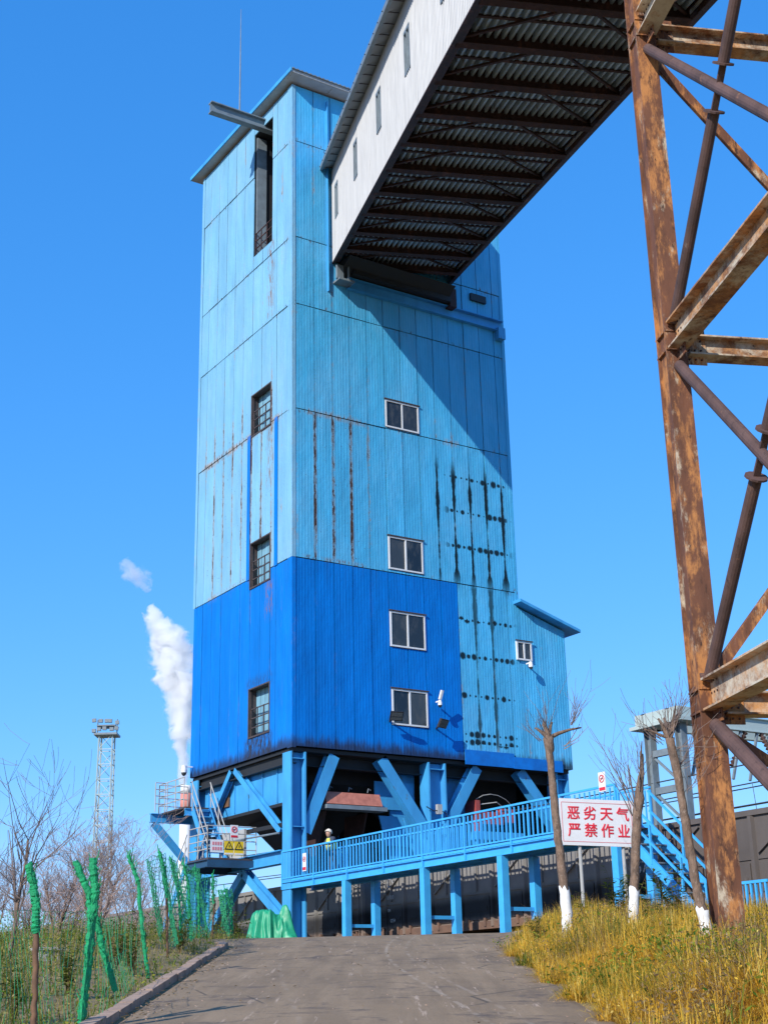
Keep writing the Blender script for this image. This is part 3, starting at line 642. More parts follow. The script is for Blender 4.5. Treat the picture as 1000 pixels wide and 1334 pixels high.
# staircase at the near end
stair = thing('metal_staircase', T(.5, -18, 3.35), 'steep light blue open steel stairs leading up to the walkway', 'staircase')
sb0, sb1, sz0, sz1 = B1 - .05, -19.25, DZ - .1, 3.05
for a in (-.05, .95):
    MB().chan(T(a, sb0, sz0), T(a, sb1, sz1), .07, .22, .02, side=1).build('stringer', M['blue_rail'], stair)
N = 10
for i in range(N):
    t = (i + .7) / N
    MB().box(CX - .0, CX + .9, CY + sb0 + (sb1 - sb0) * t - .11, CY + sb0 + (sb1 - sb0) * t + .11, sz0 + (sz1 - sz0) * t - .0, sz0 + (sz1 - sz0) * t + .03).build('tread', M['grey_steel'], stair)
for a in (-.07, .97):
    for dz in (.98, .5): MB().bar(T(a, sb0, sz0 + dz), T(a, sb1, sz1 + dz), .045, .05).build('handrail', M['blue_rail'], stair)
    for t in (.02, .38, .72, .98):
        p = T(a, sb0 + (sb1 - sb0) * t, sz0 + (sz1 - sz0) * t); MB().bar(p, p + UP * 1.0, .05, .05, (1, 0, 0)).build('railing_post', M['blue_rail'], stair)
MB().box(CX + .38, CX + .58, CY - 17.5, CY - 17.3, 2.8, 4.6).build('prop', M['blue_rail'], stair)
# low blue guard rail beyond the rusty leg
low = thing('low_guard_rail', T(-.2, -20.6, 3.3), 'low blue barred guard rail in the grass right of the rusty leg', 'railing')
for i in range(8):
    bb = -20.0 - i * .14; MB().bar(T(-.1, bb, 2.6), T(-.1, bb, 3.92), .045, .045, (1, 0, 0)).build('bar', M['blue_rail'], low)
MB().bar(T(-.1, -19.95, 3.94), T(-.1, -21.05, 3.94), .06, .06).build('top_rail', M['blue_rail'], low)

# ------------------------------------------------------------------ stair tower on the left side
ls = thing('access_stair', T(-1, 4.5, 3.35), 'blue zigzag access stair with thin railings beside the left tower leg', 'staircase')
def pbox(name, a0, a1, b0, b1, z0, z1, mat): return MB().box(CX + a0, CX + a1, CY + b0, CY + b1, z0, z1).build(name, M[mat], ls)
LZ, UZ = 6.58, 8.72
M['shade_blue'] = varied('shade_darkened_blue_steel', (.02, .075, .15), (.015, .04, .08), 2, .5, .8)  # blue steel with the shade on the landing beams put into its colour
pbox('landing', -1.75, .2, 2.9, 4.6, LZ - .06, LZ, 'frame_dark')
MB().chan(T(-1.8, 2.9, LZ - .2), T(.25, 2.9, LZ - .2), .1, .26, .02).build('landing_beam', M['shade_blue'], ls)
MB().chan(T(-1.8, 2.9, LZ - .2), T(-1.8, 4.6, LZ - .2), .1, .26, .02).build('landing_beam', M['shade_blue'], ls)
MB().ibeam(T(-1.75, 4.6, LZ - .24), T(.25, 4.6, LZ - .24), .16, .34, .02).build('landing_beam', M['shade_blue'], ls)
MB().box(CX - 1.7, CX - 1.5, CY + 4.5, CY + 4.7, 3.2, LZ - .4).build('post', M['blue_steel'], ls)
pbox('landing', -1.3, .0, 5.9, 8.3, UZ - .06, UZ, 'frame_dark')
MB().ibeam(T(-1.75, 8.0, UZ - .2), T(.1, 8.0, UZ - .2), .2, .34, .025).build('landing_beam', M['blue_steel'], ls)
MB().ibeam(T(-1.6, 8.0, UZ - .4), T(.0, 8.0, 6.7), .22, .26, .025, (0, 1, 0)).build('diagonal_brace', M['blue_steel'], ls)
MB().ibeam(T(-1.3, 5.9, UZ - .2), T(.0, 5.9, UZ - .2), .12, .26, .02).build('landing_beam', M['blue_steel'], ls)
def flight(a0, a1, p0, p1, n):
    for a in (a0, a1): MB().bar(T(a, *p0), T(a, *p1), .05, .22).build('stringer', M['blue_steel'], ls)
    for i in range(n):
        t = (i + .5) / n; bb = p0[0] + (p1[0] - p0[0]) * t; zz = p0[1] + (p1[1] - p0[1]) * t
        MB().box(CX + a0, CX + a1, CY + bb - .1, CY + bb + .1, zz, zz + .03).build('tread', M['blue_steel'], ls)
    for a in (a0 - .03, a1 + .03):
        for dz in (.55, 1.0): MB().tube([T(a, p0[0], p0[1] + dz), T(a, p1[0], p1[1] + dz)], .022, 6).build('handrail', M['concrete'], ls)
        for t in (.05, .5, .95):
            p = T(a, p0[0] + (p1[0] - p0[0]) * t, p0[1] + (p1[1] - p0[1]) * t); MB().tube([p, p + UP], .022, 6).build('railing_post', M['concrete'], ls)
flight(-1.0, -.3, (5.9, UZ - .05), (4.4, LZ), 9)
flight(-1.75, -1.1, (4.6, LZ - .05), (7.4, 3.4), 14)
def lrail(pts, z, posts=True):
    for dz in (.3, .6, .85, 1.1): MB().tube([T(a, bb, z + dz) for a, bb in pts], .02, 6).build('handrail', M['concrete'], ls)
    for (p, q) in zip(pts[:-1], pts[1:]):
        L = math.hypot(p[0] - q[0], p[1] - q[1]); n = max(1, int(L / .75))
        for i in range(n + 1):
            a, bb = p[0] + (q[0] - p[0]) * i / n, p[1] + (q[1] - p[1]) * i / n
            MB().tube([T(a, bb, z), T(a, bb, z + 1.1)], .022, 6).build('railing_post', M['concrete'], ls)
lrail([(-1.75, 4.5), (-1.75, 2.95), (.15, 2.95)], LZ)
lrail([(-1.3, 6.0), (-1.3, 8.25), (-.1, 8.25)], UZ)
lrail([(-1.7, 7.7), (-1.3, 7.7)], UZ)
MB().box(CX - .1, CX + .0, CY + 3.4, CY + 5.4, LZ, LZ + 1.1).build('control_box', M['concrete'], ls)
MB().box(CX + .18, CX + .24, CY + 5.25, CY + 5.9, UZ, UZ + 1.22).build('door', M['post_rust'], ls, label='brown door at the top of the flight')

# small safety signs
def safety_sign(c, xdir, w, h, label, kind):
    n = V(xdir).cross(UP).normalized(); o = thing('safety_sign', c, label, 'sign')
    x = V(xdir).normalized(); MB().bar(c - x * w / 2, c + x * w / 2, .015, h).build('plate', M['sign_white' if kind != 'warn' else 'sign_yellow'], o)
    f = c + n * .012
    if kind == 'ban':
        cc = f + UP * h * .16; r = min(w, h) * .33
        MB().tube([cc + (x * math.cos(t) + UP * math.sin(t)) * r for t in np.linspace(0, 2 * math.pi, 25)], w * .045, 6, False).build('ring', M['sign_red'], o)
        MB().bar(cc + (x + UP) * r * .68 - (x + UP) * r * 1.36, cc + (x + UP) * r * .68, .012, w * .08, n).build('slash', M['sign_red'], o)
        MB().bar(cc - x * r * .5, cc + x * r * .45, .010, w * .1).build('pictogram', M['black'], o)
        MB().bar(f - x * w * .42 - UP * h * .36, f + x * w * .42 - UP * h * .36, .012, h * .16).build('caption_band', M['sign_red'], o)
    elif kind == 'warn':
        cc = f + UP * h * .10
        def tri(r, d): return [cc + n * d + x * r * math.cos(t) + UP * r * math.sin(t) for t in (rad(90), rad(210), rad(330))]
        MB().prism(tri(h * .42, .0), n * .006).build('triangle', M['black'], o)
        MB().prism(tri(h * .27, .007), n * .006).build('triangle_face', M['sign_yellow'], o)
        MB().bar(cc + n * .016 + UP * h * .12, cc + n * .016 - UP * h * .05, .008, w * .08, x).build('pictogram', M['black'], o)
        MB().bar(f - x * w * .45 - UP * h * .40, f + x * w * .45 - UP * h * .40, .012, h * .12).build('caption_band', M['sign_white'], o)
    else:
        for row in (.2, -.2):
            for i in range(4): MB().bar(f + x * w * (-.36 + .2 * i) + UP * h * row, f + x * w * (-.23 + .2 * i) + UP * h * row, .01, h * .25).build('caption_mark', M['sign_pink'], o)
    return o
YM = V((0, -1, 0))
safety_sign(T(-.11, -1.0, 6.12), YM, .24, .58, 'small no smoking sign on the railing near the tower corner', 'ban')
safety_sign(T(-.11, -16.0, 6.72), YM, .26, .48, 'small prohibition sign on the railing top above the white board', 'ban')
safety_sign(T(-.75, 2.9, LZ + .92), V((1, 0, 0)), .30, .46, 'red banned action sign on the left stair landing', 'ban')
safety_sign(T(-1.42, 2.9, LZ + .40), V((1, 0, 0)), .50, .44, 'white plate with faded red characters on the stair landing', 'text')
safety_sign(T(-.95, 2.9, LZ + .34), V((1, 0, 0)), .36, .48, 'yellow triangle warning sign beside the faded red text plate', 'warn')
safety_sign(T(-.56, 2.9, LZ + .34), V((1, 0, 0)), .36, .48, 'right hand yellow triangle warning sign on the stair landing', 'warn')

# cctv cameras and floodlights
def cctv(p, label, k=1.0, arm=V((0, 1, 0))):
    o = thing('security_camera', p, label, 'camera', 'white security cameras')
    MB().bar(p, p + arm * .3 * k, .05, .05, UP).build('arm', M['white_plastic'], o)
    q = p - UP * .12 * k
    MB().tube([p + UP * .03, q, q - UP * .08 * k], [.07 * k, .1 * k, .1 * k], 12).build('housing', M['white_plastic'], o)
    MB().tube([q - UP * .08 * k, q - UP * .15 * k, q - UP * .19 * k], [.09 * k, .07 * k, .02], 12).build('dome', M['glass'], o)
    return o
c1 = cctv(T(6.0, -.42, 12.2), 'white security camera on the dark blue wall right of the lowest window', .8)
MB().bar(T(5.98, -.45, 12.25), T(6.03, -.55, 12.58), .09, .09, (1, 0, 0)).build('camera_body', M['white_plastic'], c1)
cctv(T(10.45, -.35, 14.15), 'white security camera under the small right window', .9)
cctv(T(-.45, 7.9, 10.55), 'white dome camera at the far left bottom corner of the cladding', 1.2, V((1, 0, 0)))
def flood(p, label, yaw=0.):
    o = thing('floodlight', p, label, 'floodlight', 'floodlights below the lowest window')
    x = V((math.cos(yaw), math.sin(yaw), 0)); n = x.cross(UP); n = (n * .85 - UP * .5).normalized(); u = n.cross(x) * -1
    MB().bar(p - x * .24, p + x * .24, .09, .34, u).build('housing', M['black'], o)
    MB().bar(p - x * .21 + n * .05, p + x * .21 + n * .05, .012, .28, u).build('lens', M['led'], o)
    for i in range(4): MB().bar(p - x * .15 + x * .1 * i + n * .058, p - x * .15 + x * .1 * i + n * .058 + u * .001, .012, .3, x).build('grille_bar', M['black'], o)
    MB().bar(p - n * .04, V((p.x, CY - .04, p.z - .12)), .05, .05).build('arm', M['black'], o)
flood(T(4.0, -.5, 11.45), 'black floodlight on an arm left below the lowest window', -.2)
flood(T(6.05, -.5, 11.35), 'black floodlight on an arm right below the lowest window', .35)

# ------------------------------------------------------------------ conveyor gallery
GP = V((CX + 1.82, CY, 30.01)); GH = V((.38604, .92248, 0)); GT = V((.92248, -.38604, 0)); GS = .2664   # rise per metre
def gal(s, t, h): return GP - GH * s + GT * t + UP * (h - s * GS)
GW, GL, GHT = 5.3, 48.0, 3.77
gallery = thing('conveyor_gallery', gal(20, 2.6, 0), 'sloping white conveyor gallery with a rusty ribbed underside', 'conveyor')
gd = (gal(1, 0, 0) - gal(0, 0, 0)).normalized()
GWIN = [s_ for s_ in (1.05, 5.95, 10.9, 15.9, 20.4, 25.4, 30.4, 35.4, 40.4)]
pw = .8; s = -.6; np_ = 0
while s < GL:
    has = [w for w in GWIN if s <= w < s + pw]
    b = MB(); rb = 5; prof = []
    for i in range(rb):
        c = s + pw * (i + .5) / rb; prof += [(c - .035, 0), (c - .02, -.025), (c + .02, -.025), (c + .035, 0)]
    prof = [(s + .006, .03), (s + .006, -.012), (s + .03, -.012)] + [(s + .035, 0)] + prof + [(s + pw - .006, 0), (s + pw - .006, .03)]
    jit = random.uniform(-.008, .008)
    for h0, h1 in ([(-.44, GHT)] if not has else [(-.44, 1.27), (2.72, GHT)]):
        b = MB(); k = 0; n = len(prof); b.v += [tuple(gal(x, y + jit, h0)) for x, y in prof] + [tuple(gal(x, y + jit, h1)) for x, y in prof]
        for q in range(n - 1): b.f.append((k + q + 1, k + q, k + n + q, k + n + q + 1))
        b.build('wall_panel', M['white_sheet'], gallery)
    if has:
        f = MB(); e = .07
        for (x0, x1, y0, y1) in ((s, s + pw, 1.22, 1.22 + e), (s, s + pw, 2.72 - e, 2.77), (s, s + e, 1.22, 2.72), (s + pw - e, s + pw, 1.22, 2.72), (s + pw / 2 - .025, s + pw / 2 + .025, 1.22, 2.72)):
            f.hexa([gal(x0, -.04, y0), gal(x1, -.04, y0), gal(x1, .05, y0), gal(x0, .05, y0), gal(x0, -.04, y1), gal(x1, -.04, y1), gal(x1, .05, y1), gal(x0, .05, y1)])
        w_ = f.build('window', M['grey_steel'], gallery)
        MB().hexa([gal(s, .02, 1.22), gal(s + pw, .02, 1.22), gal(s + pw, .04, 1.22), gal(s, .04, 1.22), gal(s, .02, 2.72), gal(s + pw, .02, 2.72), gal(s + pw, .04, 2.72), gal(s, .04, 2.72)]).build('glass_pane', M['glass'], w_)
    s += pw
def gslab(name, t0, t1, h0, h1, mat, s0=-2.7, s1=GL): return MB().hexa([gal(s0, t0, h0), gal(s1, t0, h0), gal(s1, t1, h0), gal(s0, t1, h0), gal(s0, t0, h1), gal(s1, t0, h1), gal(s1, t1, h1), gal(s0, t1, h1)]).build(name, M[mat], gallery)
gslab('inner_wall', .05, .1, .0, GHT, 'core'); gslab('far_wall', GW - .05, GW, -.1, GHT, 'white_sheet')
# ridge roof and eaves
b = MB()
for (t0, h0, t1, h1) in ((-.42, GHT + .02, GW / 2, GHT + 1.1), (GW / 2, GHT + 1.1, GW + .42, GHT + .02)):
    b.hexa([gal(-2.6, t0, h0), gal(GL, t0, h0), gal(GL, t1, h1), gal(-2.6, t1, h1), gal(-2.6, t0, h0 + .1), gal(GL, t0, h0 + .1), gal(GL, t1, h1 + .1), gal(-2.6, t1, h1 + .1)])
b.build('roof', M['roof_pale'], gallery)
gslab('gutter', -.52, -.40, GHT - .06, GHT + .16, 'grey_steel', -.2)
s = .4
while s < 34:
    MB().bar(gal(s, -.56, GHT + .05), gal(s, -.02, GHT + .05), .03, .02).build('gutter_bracket', M['frame_dark'], gallery); s += .8
# floor: edge channels, crossbeams, corrugated deck, rods
for t0, sd in ((.16, 1), (GW - .02, -1)):
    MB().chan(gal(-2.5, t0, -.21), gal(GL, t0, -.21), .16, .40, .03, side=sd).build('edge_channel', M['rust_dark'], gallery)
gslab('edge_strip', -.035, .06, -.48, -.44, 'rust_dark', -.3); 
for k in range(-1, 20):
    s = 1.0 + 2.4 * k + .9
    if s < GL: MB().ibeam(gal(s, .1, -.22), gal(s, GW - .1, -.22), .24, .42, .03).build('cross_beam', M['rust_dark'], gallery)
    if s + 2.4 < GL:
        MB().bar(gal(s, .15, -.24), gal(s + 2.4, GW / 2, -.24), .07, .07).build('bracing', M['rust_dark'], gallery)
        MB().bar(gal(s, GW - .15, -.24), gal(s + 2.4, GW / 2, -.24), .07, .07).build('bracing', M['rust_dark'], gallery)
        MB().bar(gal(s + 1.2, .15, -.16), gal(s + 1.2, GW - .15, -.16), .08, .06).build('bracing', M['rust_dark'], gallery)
ncorr = 26; pt = (GW - .2) / ncorr; sheets = 11
for k in range(sheets):
    s0, s1 = -2.6 + k * 4.6, -2.6 + (k + 1) * 4.6 - .01; b = MB(); pr = []
    for i in range(ncorr):
        x = .1 + pt * i; pr += [(x, -.15), (x + pt * .30, -.15), (x + pt * .42, .03), (x + pt * .88, .03)]
    n = len(pr); b.v += [tuple(gal(s0, x, y + .004 * (k % 2))) for x, y in pr] + [tuple(gal(s1, x, y + .004 * (k % 2))) for x, y in pr]
    for q in range(n - 1): b.f.append((q, q + 1, n + q + 1, n + q))
    b.build('floor_sheet', M['galv'], gallery)
gslab('floor_plate', .1, GW - .1, .05, .09, 'core')

# ------------------------------------------------------------------ trestle of rusty steel
B_ = atH(950, 1225, 20.5); LB = V((B_.x, B_.y, 0))
trestle = thing('gallery_trestle', (B_.x, B_.y, 1.9), 'tall rusty steel trestle leg frame with pipe bracing under the gallery', 'trestle')
Z0, Z1, Z2, Z3 = 5.586, 11.223, 17.05, 21.2
DL, DT = 5.2, 4.2
def leg(base, vis=True):
    w = .345; n1, n2 = -GH, -GT       # towards the camera, towards the left
    b = MB(); zb = ground(base.x, base.y) - .3
    b.bar(V((base.x, base.y, zb)), V((base.x, base.y, Z3)), w, .035, GH, 0, w / 2); b.bar(V((base.x, base.y, zb)), V((base.x, base.y, Z3)), w, .035, GH, 0, -w / 2)
    b.bar(V((base.x, base.y, zb)), V((base.x, base.y, Z3)), .035, w - .05, GH, w / 2 - .06, 0); b.bar(V((base.x, base.y, zb)), V((base.x, base.y, Z3)), .035, w - .05, GH, -w / 2 + .06, 0)
    l = b.build('leg', M['rust_leg'], trestle)
    for zz in (Z0, Z1, Z2):
        for d in (-.16, .16):
            c = V((base.x, base.y, zz + d)) - GH * .245 * 0
            MB().bar(V((base.x, base.y, zz + d)) - GT * .175, V((base.x, base.y, zz + d)) + GT * .175, .42, .03, UP).build('collar_plate', M['rust_leg'], l)
    return l
legs = [LB, LB + GT * DT, LB - GH * DL, LB - GH * DL + GT * DT]
for q in legs: leg(q)
def lev(base, z): return V((base.x, base.y, z))
for zz in (Z0, Z1, Z2):
    for p, q in ((0, 1), (2, 3)):
        MB().ibeam(lev(legs[p], zz - .02) + GT * .24, lev(legs[q], zz - .02) - GT * .24, .30, .34, .028).build('cross_girder', M['rust_beam'], trestle)
    for p, q in ((0, 2), (1, 3)):
        MB().ibeam(lev(legs[p], zz + .06) - GH * .24, lev(legs[q], zz + .06) + GH * .24, .32, .46, .03).build('side_girder', M['rust_beam'], trestle)
for p, q in ((0, 1), (2, 3)): MB().ibeam(lev(legs[p], Z3 - .1) - GT * .5, lev(legs[q], Z3 - .1) + GT * 1.5, .35, .5, .03).build('cap_girder', M['rust_dark'], trestle)
def pipe(p, q, r, mat='rust_pipe', gap=None):
    d = (q - p).normalized(); MB().tube([p + d * .32, q - d * .32], r, 14).build('pipe_brace', M[mat], trestle, smooth=False)
def xbrace(i, j, za, zb, r, out):
    # second diagonal runs through, the first is cut either side of it with flanges
    p0, p1 = lev(legs[i], za + .12), lev(legs[j], zb - .2); q0, q1 = lev(legs[i], zb - .22), lev(legs[j], za + .2)
    o = out; pipe(q0 + o, q1 + o, r)
    d = (p1 - p0).normalized(); best = min((((p0 + d * (k * .02)) - (q0 + (q1 - q0) * t)).length, k * .02) for k in range(700) for t in (0.5,)) if False else None
    # crossing parameter by linear algebra in the vertical plane
    e = (lev(legs[j], 0) - lev(legs[i], 0)).normalized()
    def uv(v): w = v - lev(legs[i], 0); return w.dot(e), w.z
    (a, b2), (c, d2), (e1, f1), (g1, h1) = uv(p0), uv(p1), uv(q0), uv(q1)
    den = (c - a) * (h1 - f1) - (d2 - b2) * (g1 - e1); t = ((e1 - a) * (h1 - f1) - (f1 - b2) * (g1 - e1)) / den
    X = p0 + (p1 - p0) * t
    for (s0, s1) in ((p0 + d * .32, X - d * .34), (X + d * .34, p1 - d * .32)):
        MB().tube([s0 + o, s1 + o], r, 14).build('pipe_brace', M['rust_pipe'], trestle)
    MB().bar(X - d * .34 + o, X + d * .34 + o, .10, .04, e).build('splice_plate', M['rust_pipe'], trestle)
    for sgn in (-1, 1): MB().tube([X + d * (sgn * .34 - .015) + o, X + d * (sgn * .34 + .015) + o], r * 1.8, 12).build('flange', M['rust_pipe'], trestle)
    MB().tube([p0 + d * .28 + o, p0 + d * .32 + o], r * 1.7, 12).build('flange', M['rust_pipe'], trestle)
xbrace(0, 2, Z1, Z2, .088, V((0, 0, 0))); xbrace(0, 2, Z0, Z1, .088, V((0, 0, 0)))
xbrace(1, 3, Z1, Z2, .088, V((0, 0, 0))); xbrace(1, 3, Z0, Z1, .088, V((0, 0, 0)))
pipe(lev(legs[0], Z0 - .2), lev(legs[2], ground(legs[2].x, legs[2].y) + .3), .105); pipe(lev(legs[2], Z2 + .3), lev(legs[0], Z3 - .3), .088)
for (p, q) in ((0, 1), (2, 3)):
    for (za, zb) in ((Z2 - .3, Z1 + .25), (Z0 + .25, Z1 - .3), (Z0 - .3, 2.6)):
        d = (lev(legs[q], zb) - lev(legs[p], za)).normalized()
        MB().bar(lev(legs[p], za) + d * .3, lev(legs[q], zb) - d * .3, .10, .12).bar(lev(legs[p], za) + d * .3, lev(legs[q], zb) - d * .3, .02, .16, UP, .06, -.02).build('angle_brace', M['rust_leg'], trestle)
    MB().bar(lev(legs[p], Z2 + .3), lev(legs[q], Z3 - .3), .10, .12).build('angle_brace', M['rust_leg'], trestle)
for zz in (Z0, Z1, Z2):
    MB().prism([lev(LB, zz - .32) + GT * .2 - GH * .03, lev(LB, zz - .32) + GT * .55 - GH * .03, lev(LB, zz + .32) + GT * .55 - GH * .03, lev(LB, zz + .32) + GT * .2 - GH * .03], GH * .02).build('gusset_plate', M['rust_leg'], trestle)
    MB().prism([lev(LB, zz - .35) - GH * .2, lev(LB, zz - .35) - GH * .5, lev(LB, zz + .35) - GH * .5, lev(LB, zz + .35) - GH * .2], GT * .02).build('gusset_plate', M['rust_leg'], trestle)

for zz in (Z0, Z1, Z2):
    b = MB()
    for i in range(3):
        for j in range(4):
            q = lev(LB, zz - .24 + .16 * j) + GT * (.26 + .1 * i) - GH * .032; b.tube([q, q - GH * .02], .016, 6)
            q = lev(LB, zz - .24 + .16 * j) - GH * (.26 + .1 * i) - GT * .002; b.tube([q, q - GT * .02], .016, 6)
    tag(b.build('bolt_heads', M['rust_dark'], trestle), kind='stuff')
# ------------------------------------------------------------------ coal wagons
def make_wagon(b0, label, mat, number=None, L=12.7):
    w = thing('coal_wagon', T(3.6, b0 + L / 2, 2.5), label, 'wagon', 'open coal wagons on the track')
    x0, x1 = CX + 2.1, CX + 5.1; y0, y1 = CY + b0, CY + b0 + L; zb, zt = 3.86, 5.76; dz = .2
    MB().box(x0, x0 + .05, y0, y1, zb, zt - .08).build('side_wall', mat, w); MB().box(x1 - .05, x1, y0, y1, zb, zt - .08).build('side_wall', mat, w)
    MB().box(x0 + .05, x1 - .05, y0, y0 + .05, zb, zt - .08).build('end_wall', mat, w); MB().box(x0 + .05, x1 - .05, y1 - .05, y1, zb, zt - .08).build('end_wall', mat, w)
    MB().box(x0 - .07, x0 + .06, y0 - .02, y1 + .02, zt - .08, zt + .05).box(x1 - .06, x1 + .07, y0 - .02, y1 + .02, zt - .08, zt + .05).box(x0 + .06, x1 - .06, y0 - .02, y0 + .08, zt - .08, zt + .05).box(x0 + .06, x1 - .06, y1 - .08, y1 + .02, zt - .08, zt + .05).build('top_rail', mat, w)
    MB().box(x0 + .06, x1 - .06, y0 + .06, y1 - .06, zt - .75, zt - .7).build('load', M['soot_and_shade'], w)
    n = 9
    for i in range(n):
        yy = y0 + .08 + (L - .16) * i / (n - 1)
        MB().prism([(x0 - .09, yy - .05, zb - .15), (x0 - .09, yy + .05, zb - .15), (x0, yy + .09, zb - .15), (x0, yy - .09, zb - .15)], (0, 0, zt - zb + .06)).build('side_post', mat, w)
        if i < n - 1:
            ym = yy + (L - .16) / (n - 1) / 2; MB().box(x0 - .06, x0, ym - .035, ym + .035, zb + .9, zt - .082).build('rib', mat, w)
        if i < n - 1:
            ya, yb = yy + .16, yy + (L - .16) / (n - 1) - .16
            MB().box(x0 - .035, x0 - .001, ya, yb, zb + .06, zb + .72).build('drop_door', mat, w)
            MB().box(x0 - .05, x0 - .0355, ya + .1, yb - .1, zb + .3, zb + .42).build('door_rib', mat, w)
            MB().box(x0 - .03, x0 - .001, ya - .05, yb + .05, zb + .80, zb + .86).build('stiffener', mat, w)
            for q in (ya + .2, yb - .2): MB().box(x0 - .09, x0 - .02, q - .05, q + .05, zb - .14, zb + .1).build('door_hinge', M['wagon_low'], w)
            if i % 2: MB().bar((x0 - .05, ya, zt - .15), (x0 - .05, yb, zb + .95), .05, .05).build('diagonal_stay', mat, w)
    MB().box(x0 - .06, x1 + .06, y0, y1, zb - .22, zb - .001).build('sill', M['wagon_low'], w)
    MB().box(x0 + .9, x1 - .9, y0 - .35, y1 + .35, zb - .6, zb - .23).build('underframe', M['soot_and_shade'], w)
    for yy in (y0 + 1.9, y1 - 1.9):
        bg = MB().box(x0 + .25, x0 + .45, yy - 1.2, yy + 1.2, 2.95, 3.3).box(x1 - .45, x1 - .25, yy - 1.2, yy + 1.2, 2.95, 3.3).box(x0 + .3, x1 - .3, yy - .2, yy + .2, 3.1, 3.25).build('bogie', M['wagon_low'], w)
        for dy in (-.88, .88):
            for xx in (x0 + .55, x1 - .65): MB().tube([(xx, yy + dy, 3.06), (xx + .12, yy + dy, 3.06)], .42, 20).build('wheel', M['soot_and_shade'], bg)
            MB().tube([(x0 + .55, yy + dy, 3.06), (x1 - .55, yy + dy, 3.06)], .09, 8).build('axle', M['soot_and_shade'], bg)
    # ladder and brake frame on the near end
    for yy, sg in ((y0 + .45, 1), (y1 - .45, -1)):
        r = MB()
        for k in range(5): r.bar((x0 - .1, yy - .22, zb + .1 + k * .36), (x0 - .1, yy + .22, zb + .1 + k * .36), .03, .03)
        r.bar((x0 - .1, yy - .22, zb - .2), (x0 - .1, yy - .22, zt), .03, .03, (1, 0, 0)).bar((x0 - .1, yy + .22, zb - .2), (x0 - .1, yy + .22, zt), .03, .03, (1, 0, 0)).build('ladder', mat, w)
    MB().ibeam(((x0 + x1) / 2, y0 - .9, 3.42), ((x0 + x1) / 2, y0 - .05, 3.42), .2, .25, .03).build('coupler', M['soot_and_shade'], w)
    if number: lettering(number, .30, M['stencil'], w, (x0 - .055, y0 + .9 + 0 * L, zb + .50 + .45), (0, -1, 0), (0, 0, 1), .004)
    return w
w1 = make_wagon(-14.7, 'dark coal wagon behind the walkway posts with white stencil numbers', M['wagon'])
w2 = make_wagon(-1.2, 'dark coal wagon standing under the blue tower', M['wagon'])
w3 = make_wagon(-28.2, 'dusty brown coal wagon behind the stairs and rusty trestle leg', M['wagon_pale'])
for k, lb in ((1, 'first coal wagon beyond the tower on the left'), (2, 'second coal wagon beyond the tower behind the bare trees'), (3, 'farthest coal wagon on the left behind the bare thicket')):
    c = copy_tree(w2); c.location = c.location + V((0, 13.5 * k, 0)); c['label'] = lb
lettering('579', .42, M['stencil'], w1, (CX + 2.005, onX(839, 1130, CX + 2.0).y, onX(839, 1130, CX + 2.0).z), (0, -1, 0), (0, 0, 1), .004)
def wxy(px, py): return onX(px, py, CX + 2.02)
for (px, py, tx, sz) in ((507, 1152, '○', .42), (507, 1170, '00700', .19), (506, 1187, 'TM', .13), (511, 1200, '0254', .15)):
    q = wxy(px, py); lettering(tx, sz, M['stencil'], w1, (CX + 2.04, q.y, q.z), (0, -1, 0), (0, 0, 1), .002)
b = MB()
for xx in (CX + 2.7, CX + 4.36): b.box(xx, xx + .07, -30, 200, 2.3, 2.64)
tag(b.build('rails', M['rust_dark']), 'pair of steel rails beneath the coal wagons', 'railway track')
# wagon end brake frame seen between the wagons
# ------------------------------------------------------------------ red machine and person on walkway
rm = thing('red_winch', T(2.0, -5.6, 5.6), 'faded red machine frame with loose wires standing behind the walkway railing', 'machine')
pr = [T(7.6, -.2, 0)]
def rb(name, a0, a1, b0, b1, z0, z1, mat): return MB().box(CX + a0, CX + a1, CY + b0, CY + b1, z0, z1).build(name, M[mat], rm)
rb('frame', 8.0, 9.2, .25, .9, 7.9, 8.35, 'red_paint'); rb('side_plate', 7.9, 8.1, .2, .95, 7.6, 8.75, 'red_paint'); rb('drum', 9.2, 9.8, .3, .8, 8.0, 8.5, 'red_paint'); rb('base', 7.8, 10.0, .1, 1.1, 7.3, 7.6, 'blue_steel')
MB().tube([T(8.0, .3, 8.8), T(8.3, .25, 8.95), T(8.6, .2, 9.0), T(9.0, .25, 8.98), T(9.4, .3, 8.85), T(9.8, .4, 8.6)], .014, 5).tube([T(8.1, .3, 8.6), T(8.8, .1, 8.7), T(9.5, .3, 8.4)], .02, 5).build('wire', M['concrete'], rm)
rb('leg', 7.9, 8.05, .2, .35, 2.3, 7.3, 'blue_steel'); rb('leg', 9.75, 9.9, .8, .95, 2.3, 7.3, 'blue_steel')

